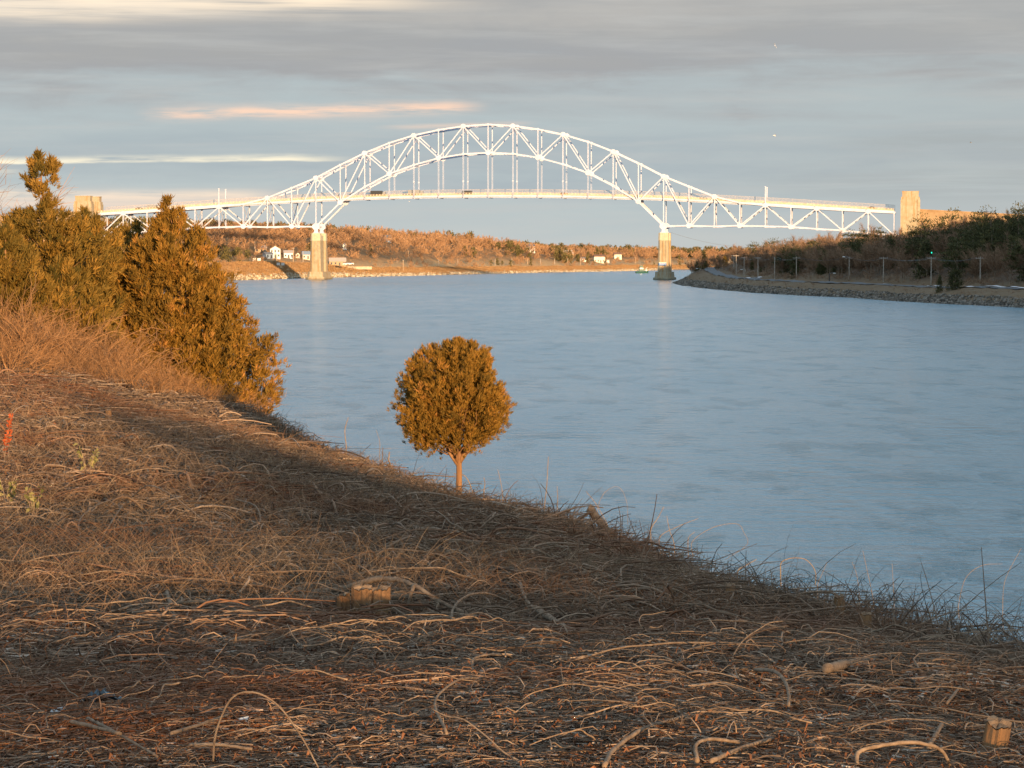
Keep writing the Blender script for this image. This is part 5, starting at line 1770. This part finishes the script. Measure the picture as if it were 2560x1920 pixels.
def strands(n, d0, d1, L0, L1, r0, r1, seg, sides, lift, bend, maxb=1.6, tilt=.25, sel=None, tint=(.5, .2), z0=0.0, head=None):
    x, y = scatter(n, d0, d1, maxb)
    if sel is not None:
        k = sel(x, y); x, y = x[k], y[k]
    m = len(x)
    z = near_z(x, y) + z0
    th = gr.uniform(0, 2 * np.pi, m) if head is None else head + gr.normal(0, .7, m)
    el = np.abs(gr.normal(0, tilt, m)) + lift
    L = gr.uniform(L0, L1, m) * gr.uniform(.6, 1.2, m) * np.clip(y / 20, .38, 1)
    u = np.linspace(0, 1, seg)
    side = gr.normal(0, bend, m); wig = gr.normal(0, .10, m); phs = gr.uniform(0, 6.28, m)
    c, s = np.cos(th)[:, None], np.sin(th)[:, None]
    lu = L[:, None] * u[None]
    lat = side[:, None] * L[:, None] * (u ** 2)[None] + (wig * L)[:, None] * np.sin(u[None] * 5.0 + phs[:, None])
    up = np.sin(el)[:, None] * lu - (np.sin(el) * .85)[:, None] * L[:, None] * (u ** 2)[None] * (1 if lift < .6 else .35)
    fl = np.cos(el)[:, None] * lu
    C = np.stack([x[:, None] + c * fl - s * lat, y[:, None] + s * fl + c * lat, z[:, None] + up], -1)
    # keep the strand on or above the ground
    zg = near_z(C[..., 0], C[..., 1]) if seg <= 6 or m < 9000 else None
    if zg is not None: C[..., 2] = np.maximum(C[..., 2], zg + 0.002 + gr.random((m, 1)) * .03)
    R = gr.uniform(r0, r1, m)[:, None] * np.linspace(1, .45, seg)[None] * np.clip(y / 18.0, .36, 2.3)[:, None]
    return tubes(C, R, sides, np.clip(gr.normal(tint[0], tint[1], m), 0, 1), gr)


def stuff(name, parts, mat, label, cat):
    V, Fq, T, _ = cat_parts(parts)
    return tag(link_mesh(name, np_mesh(name, V, Fq, T), M[mat]), kind='stuff', label=label, cat=cat)


stuff('wood_litter', [strands(110000, 7.2, 60, .03, .16, .003, .009, 3, 3, .0, .25, tilt=.3, tint=(.45, .34)),
                      strands(12000, 7.2, 40, .06, .20, .006, .014, 3, 4, .0, .1, tilt=.2, tint=(.6, .25)),
                      strands(75000, 7.2, 17, .05, .20, .004, .011, 3, 3, .0, .3, tilt=.4, tint=(.48, .36))], 'litter', 'bark shreds and wood chips covering the cleared bank', 'litter')
stuff('cut_brush', [strands(30000, 7.2, 60, .15, .55, .003, .0085, 5, 4, .08, .6, maxb=-.05, tilt=.6, tint=(.66, .32)),
                    strands(5000, 14, 60, .25, .8, .005, .012, 6, 4, .1, .7, maxb=-.5, tilt=.5, tint=(.6, .3)),
                    strands(46000, 7.2, 66, .12, .50, .0018, .0048, 6, 3, .05, .7, tilt=.65, tint=(.45, .30)),
                    strands(9000, 7.2, 66, .3, .9, .0018, .0045, 6, 3, .05, .7, maxb=-.45, tilt=.3, tint=(.45, .24)),
                    strands(1500, 11, 60, .4, 1.2, .004, .009, 6, 4, .1, .7, maxb=-.6, tilt=.22, tint=(.5, .22))], 'stem', 'tangle of cut stems and vines lying all over the bank', 'brush')
gz = lambda x, y: (vnoise(x, y, 4.5, 71) + np.clip((-x - .02 * y) / 6, -.6, .9) + np.clip((y - 20) / 25, -.7, .5)) > gr.uniform(-.4, .9, len(x))
def edge(n, d0, d1, b0, b1):
    y = gr.uniform(d0, d1, n); x = np.interp(y, BROW[:, 1], BROW[:, 0]) + gr.uniform(b0, b1, n)
    return x, y


ex, ey = edge(22000, 40, 80, -.6, 6.0)
em = len(ex); th = gr.uniform(0, 6.28, em); L = gr.uniform(.2, .75, em); el = np.abs(gr.normal(.7, .45, em)); u = np.linspace(0, 1, 5)
EC = np.stack([ex[:, None] + (np.cos(th) * np.cos(el) * L)[:, None] * u, ey[:, None] + (np.sin(th) * np.cos(el) * L)[:, None] * u, near_z(ex, ey)[:, None] + (np.sin(el) * L)[:, None] * u - (.5 * L)[:, None] * u ** 3], -1)
EDGE = tubes(EC, gr.uniform(.004, .010, em)[:, None] * np.linspace(1, .4, 5)[None], 3, np.clip(gr.normal(.5, .2, em), 0, 1), gr)
stuff('dry_grass', [EDGE, strands(60000, 11, 72, .15, .5, .0011, .0022, 5, 3, .9, .25, .6, sel=gz, tint=(.5, .2)),
                    strands(40000, 7.2, 70, .12, .42, .0011, .0024, 5, 3, .1, .6, 1.0, tilt=.45, tint=(.5, .24))], 'straw', 'dry straw coloured grass among the cut brush', 'grass')
rust = lambda x, y: (np.abs(x / y + .15) < .07) & (y < 10.2 + vnoise(x, y, .7, 92)) | (x / y > .04 + .05 * vnoise(x, y, .8, 93)) & (y < 12.5 + vnoise(x, y, .9, 94) * 1.5)
M['rust_straw'] = tinted('rust_straw', [(0.0, (0.14, 0.05, 0.02)), (0.6, (0.31, 0.115, 0.04)), (1.0, (0.44, 0.20, 0.09))])
stuff('pine_straw', [strands(60000, 7.2, 14, .05, .22, .002, .005, 4, 3, .05, .4, tilt=.4, sel=rust, tint=(.5, .25))], 'rust_straw', 'rust coloured dead straw in the two bottom corners of the bank', 'straw')
fx, fy = scatter(16000, 7.2, 45, .6)
fm = len(fx); fz_ = near_z(fx, fy) + gr.uniform(.004, .05, fm)
dv = norm(np.stack([gr.normal(0, 1, fm), gr.normal(0, 1, fm), gr.normal(0, .35, fm)], -1))
C = np.stack([fx, fy, fz_], -1)[:, None] + dv[:, None] * ((gr.uniform(.025, .06, fm) * np.clip(fy / 18, .5, 1.2))[:, None, None] * np.array([0, .5, 1.])[None, :, None])
C[:, 1, 2] += .012
stuff('fallen_leaves', [tubes(C, gr.uniform(.004, .011, (fm, 1)) * np.clip(fy / 18, .5, 1.4)[:, None] * np.array([.4, 1, .15])[None], 2, gr.random(fm), gr)], 'leaf', 'rusty dead leaves scattered on the bank', 'leaves')

# twigs bristling along the edge of the bank
bx = []
n = 7000
sy_ = np.exp(gr.uniform(np.log(11), np.log(66), n))
bxs = np.interp(sy_, BROW[:, 1], BROW[:, 0]) + gr.uniform(-1.0, .6, n)
th = gr.uniform(0, 2 * np.pi, n); el = np.abs(gr.normal(.75, .4, n)); L = gr.uniform(.12, .50, n) * (1 + .8 * (gr.random(n) < .1))
u = np.linspace(0, 1, 6)
C = np.stack([bxs[:, None] + (np.cos(th) * np.cos(el) * L)[:, None] * u + (gr.normal(0, .12, n))[:, None] * u ** 2, sy_[:, None] + (np.sin(th) * np.cos(el) * L)[:, None] * u, near_z(bxs, sy_)[:, None] + (np.sin(el) * L)[:, None] * u - (L * gr.uniform(0, .6, n))[:, None] * u ** 2.5], -1)
R = gr.uniform(.0016, .0055, n)[:, None] * np.linspace(1, .4, 6)[None] * np.clip(sy_ / 20, 1, 2)[:, None]
P1 = tubes(C, R, 4, gr.random(n), gr)
n = 1300                                                     # bramble tangle at the right end of the edge
sy_ = gr.uniform(12.5, 23, n); bxs = np.interp(sy_, BROW[:, 1], BROW[:, 0]) + gr.uniform(-.35, .9, n)
th = gr.uniform(0, 2 * np.pi, n); L = gr.uniform(.15, .65, n); hgt = gr.uniform(.05, .34, n)
u = np.linspace(0, 1, 8)
C = np.stack([bxs[:, None] + (np.cos(th) * L)[:, None] * u, sy_[:, None] + (np.sin(th) * L)[:, None] * u, near_z(bxs, sy_)[:, None] + hgt[:, None] * (4 * u * (1 - u) * .8 + u * .5)], -1) + gr.normal(0, .012, (n, 8, 3))
P2 = tubes(C, gr.uniform(.0012, .0032, n)[:, None] * np.linspace(1, .5, 8)[None], 3, gr.random(n) * .6, gr)
stuff('brambles', [P1, P2], 'stem', 'thin twigs and brambles bristling along the bank edge against the water', 'brambles')


# unseen thicket added behind the camera to shade the slope; gaps let sun through
tk = np.random.default_rng(31)
tp_ = []
for i in range(330):
    y = tk.uniform(-84, -44); x0 = tk.uniform(5, 27.2)
    if 20.9 < x0 < 25.6 or 17.9 < x0 < 20.6: continue
    x = x0 + (-60 - y) * .306
    if x0 > 24.5 and tk.random() < .35: continue
    hgt_ = (5.4 if x0 < 23 else 6.3) + .6 * float(vnoise(np.array([x0]), np.array([0.]), 1.6, 55)[0]) + tk.normal(0, .3)
    tp_.append((x, y, nz(x, y) - .1, hgt_ / 8.0, int(tk.integers(0, 5))))
bulk_wood('thicket', tp_, 'unseen bare thicket added behind the viewer to shade the bank', LOD, [M['twig'], M['needle']], 12)['category'] = 'thicket'

# bare shrubs on the left hillside
def shrub_mesh(seed, H, ns, spread, r0, kids=4):
    r = np.random.default_rng(seed)
    u = np.linspace(0, 1, 7)
    th = r.uniform(0, 2 * np.pi, ns); out = r.uniform(.15, 1, ns) * spread; h = H * r.uniform(.45, 1, ns)
    b0 = r.normal(0, spread * .22, (ns, 2)); dr = r.uniform(0, .55, ns)
    C = np.stack([b0[:, :1] + (np.cos(th) * out)[:, None] * u ** 1.3, b0[:, 1:] + (np.sin(th) * out)[:, None] * u ** 1.3, h[:, None] * (u - dr[:, None] * u ** 3) - .1], -1) + r.normal(0, .02 * H, (ns, 7, 3)) * u[None, :, None]
    parts = [tubes(C, r0 * r.uniform(.6, 1.2, (ns, 1)) * np.linspace(1, .3, 7)[None], 4, np.clip(r.normal(.55, .2, ns), 0, 1), r)]
    k = np.repeat(np.arange(ns), kids); m = len(k)
    f = r.uniform(2, 5.9, m); i = f.astype(int); w = (f - i)[:, None]
    p0 = C[k, i] * (1 - w) + C[k, i + 1] * w
    d = norm(norm(C[k, i + 1] - C[k, i]) + r.normal(0, .6, (m, 3)) + np.array([0, 0, .2])) * (H * r.uniform(.12, .32, m))[:, None]
    v = np.linspace(0, 1, 4)
    C2 = p0[:, None] + d[:, None] * v[None, :, None] + r.normal(0, .015 * H, (m, 4, 3)) * v[None, :, None]
    parts.append(tubes(C2, r0 * .5 * r.uniform(.6, 1.1, (m, 1)) * np.linspace(1, .4, 4)[None], 3, np.clip(r.normal(.5, .2, m), 0, 1), r))
    V, Fq, T, _ = cat_parts(parts)
    return np_mesh('bare_shrub', V, Fq, T)


M['shrub'] = tinted('russet_twig', [(0.0, (0.13, 0.065, 0.03)), (0.5, (0.27, 0.14, 0.06)), (1.0, (0.44, 0.25, 0.12))])
SH = [shrub_mesh(500 + k, [1.5, 1.2, .9, 1.7][k], [80, 90, 110, 60][k], [1.2, 1.1, 1.0, 1.6][k], [.012, .011, .010, .013][k], 5) for k in range(4)]
for m_ in SH: m_.materials.append(M['shrub'])
k = 0
for vx, vy, d, s in [(10, 745, 66, 1.3), (95, 755, 66, 1.2), (165, 765, 68, 1.1), (235, 800, 69, 1.1), (45, 800, 60, 1.0), (130, 815, 62, 1.0), (215, 830, 64, .95), (290, 855, 64, .8), (350, 880, 62, .7), (415, 895, 63, .7), (470, 905, 64, .65), (525, 912, 66, .6), (10, 840, 54, .8), (90, 850, 56, .7), (185, 860, 58, .6), (265, 875, 58, .55), (330, 890, 58, .5), (60, 775, 63, 1.1), (-30, 770, 60, 1.2), (120, 780, 65, 1.1), (200, 800, 67, 1.0), (30, 780, 64, 1.0), (160, 835, 60, .8), (240, 850, 61, .8), (390, 905, 60, .5), (450, 915, 60, .5)]:
    x = right_at(vx, d); o = bpy.data.objects.new('bare_shrub', SH[k % 4]); COL.objects.link(o); k += 1
    o.location = (x, d, nz(x, d) - .05); o.scale = (s, s, s); o.rotation_euler = (0, 0, k * 1.7)
    tag(o, 'leafless russet shrub on the sunlit left hillside below the cedars', 'shrub', 'bare shrubs below the cedars')
x = right_at(-8, 74)
c_, t_ = bare_tree(610, 4.8, .4, 420, .016, trunk_r=.05)
o = empty('bare_tree', (x, 74, nz(x, 74))); tag(o, 'slender leafless tree at the far left beside the ragged cedar', 'bare tree')
link_mesh('crown', me_of('crown', c_), M['shrub'], o); link_mesh('trunk', me_of('trunk', t_), M['greybark'], o)

# weeds with a few yellow green leaves, far left
for i, (vx, vy, lab) in enumerate([(15, 1105, 'yellow green leafy weed at the left side of the bank'), (75, 1130, 'leafy weed right of the yellow green one'), (190, 1030, 'tall weed with pale dry leaves in the left grass')]):
    p = hit(vx, vy); r = np.random.default_rng(700 + i)
    o = empty('weed', (p.x, p.y, nz(p.x, p.y))); tag(o, lab, 'weed')
    sb = MB(); Cs = []
    for j in range(5):
        a, h_ = r.uniform(0, 6.28), r.uniform(.22, .45)
        tip_ = Vector((math.cos(a) * .12, math.sin(a) * .12, h_)); sb.tube([(0, 0, -.03), tip_ * .5 + Vector((0, 0, .05)), tip_], [.005, .004, .002], 4)
        for q in range(9):
            b0 = tip_ * r.uniform(.35, 1); dv = norm(r.normal(0, 1, 3)) * r.uniform(.04, .07)
            Cs.append([b0, b0 + Vector(dv) * .5 + Vector((0, 0, .01)), b0 + Vector(dv)])
    sb.build('stem', M['greybark'], o)
    C = np.array([[list(v) for v in c] for c in Cs])
    V, Fq, T = tubes(C, np.tile(np.array([[.006, .019, .003]]), (len(C), 1)), 2, r.random(len(C)), r)
    link_mesh('leaves', np_mesh('leaves', V, Fq, T), M['weed'], o)
p = hit(8, 1010); r = np.random.default_rng(720)
o = empty('red_sapling', (p.x, p.y, nz(p.x, p.y))); tag(o, 'rust red leafed sapling at the left side of the bank', 'sapling')
MB().tube([(0, 0, -.05), (.03, 0, .3), (.10, 0, .62)], [.008, .006, .003], 5).build('stem', M['greybark'], o)
n = 60; b0 = np.stack([r.uniform(0, .1, n), r.normal(0, .03, n), r.uniform(.15, .65, n)], -1); b0[:, 0] = b0[:, 2] * .16
dv = norm(r.normal(0, 1, (n, 3)) + np.array([0, 0, .5])) * r.uniform(.04, .08, (n, 1))
V, Fq, T = tubes(b0[:, None] + dv[:, None] * np.array([0, .5, 1.])[None, :, None], np.tile(np.array([[.004, .014, .002]]), (n, 1)), 2, r.random(n), r)
link_mesh('leaves', np_mesh('leaves', V, Fq, T), M['redsprig'], o)

# cut vines one can tell apart, strewn over the slope
VM = []
for k in range(12):
    r = np.random.default_rng(800 + k)
    L = r.uniform(.6, 1.5); n = 9; u = np.linspace(0, 1, n)
    hh = r.uniform(.02, .14) * np.sin(np.pi * u) ** .8 + r.normal(0, .012, n)
    cv = r.uniform(-1.4, 1.4) * u + r.uniform(-.5, .5) * np.sin(4 * u)
    xx = np.cumsum(np.cos(cv)) * L / n; yy = np.cumsum(np.sin(cv)) * L / n
    mb = MB().tube(curve_pts(np.stack([xx - xx.mean(), yy - yy.mean(), hh + .012 + r.normal(0, .006, n)], -1), 0, 3), list(np.linspace(1, .55, (n - 1) * 3 + 1) * r.uniform(.004, .009)), 6)
    me = mb.mesh('cut_vine'); me.shade_smooth(); me.materials.append(M['vinebark']); VM.append(me)
cnt = 0
vxx, vyy = scatter(1400, 8.5, 46, -.15)
for x, y in zip(vxx, vyy):
    if cnt >= 265: break
    o = bpy.data.objects.new('cut_vine', VM[cnt % 12]); COL.objects.link(o); cnt += 1
    o.location = (x, y, nz(x, y) + .05); o.rotation_euler = (gr.normal(0, .12) - .05, gr.normal(0, .1), gr.uniform(0, 6.28)); s = gr.uniform(.6, 1.1) * min(1.05, max(.42, y / 21)); o.scale = (s, s, s)
    tag(o, 'thin cut vine lying curved in the brush on the bank', 'vine', 'cut vines strewn in the brush')
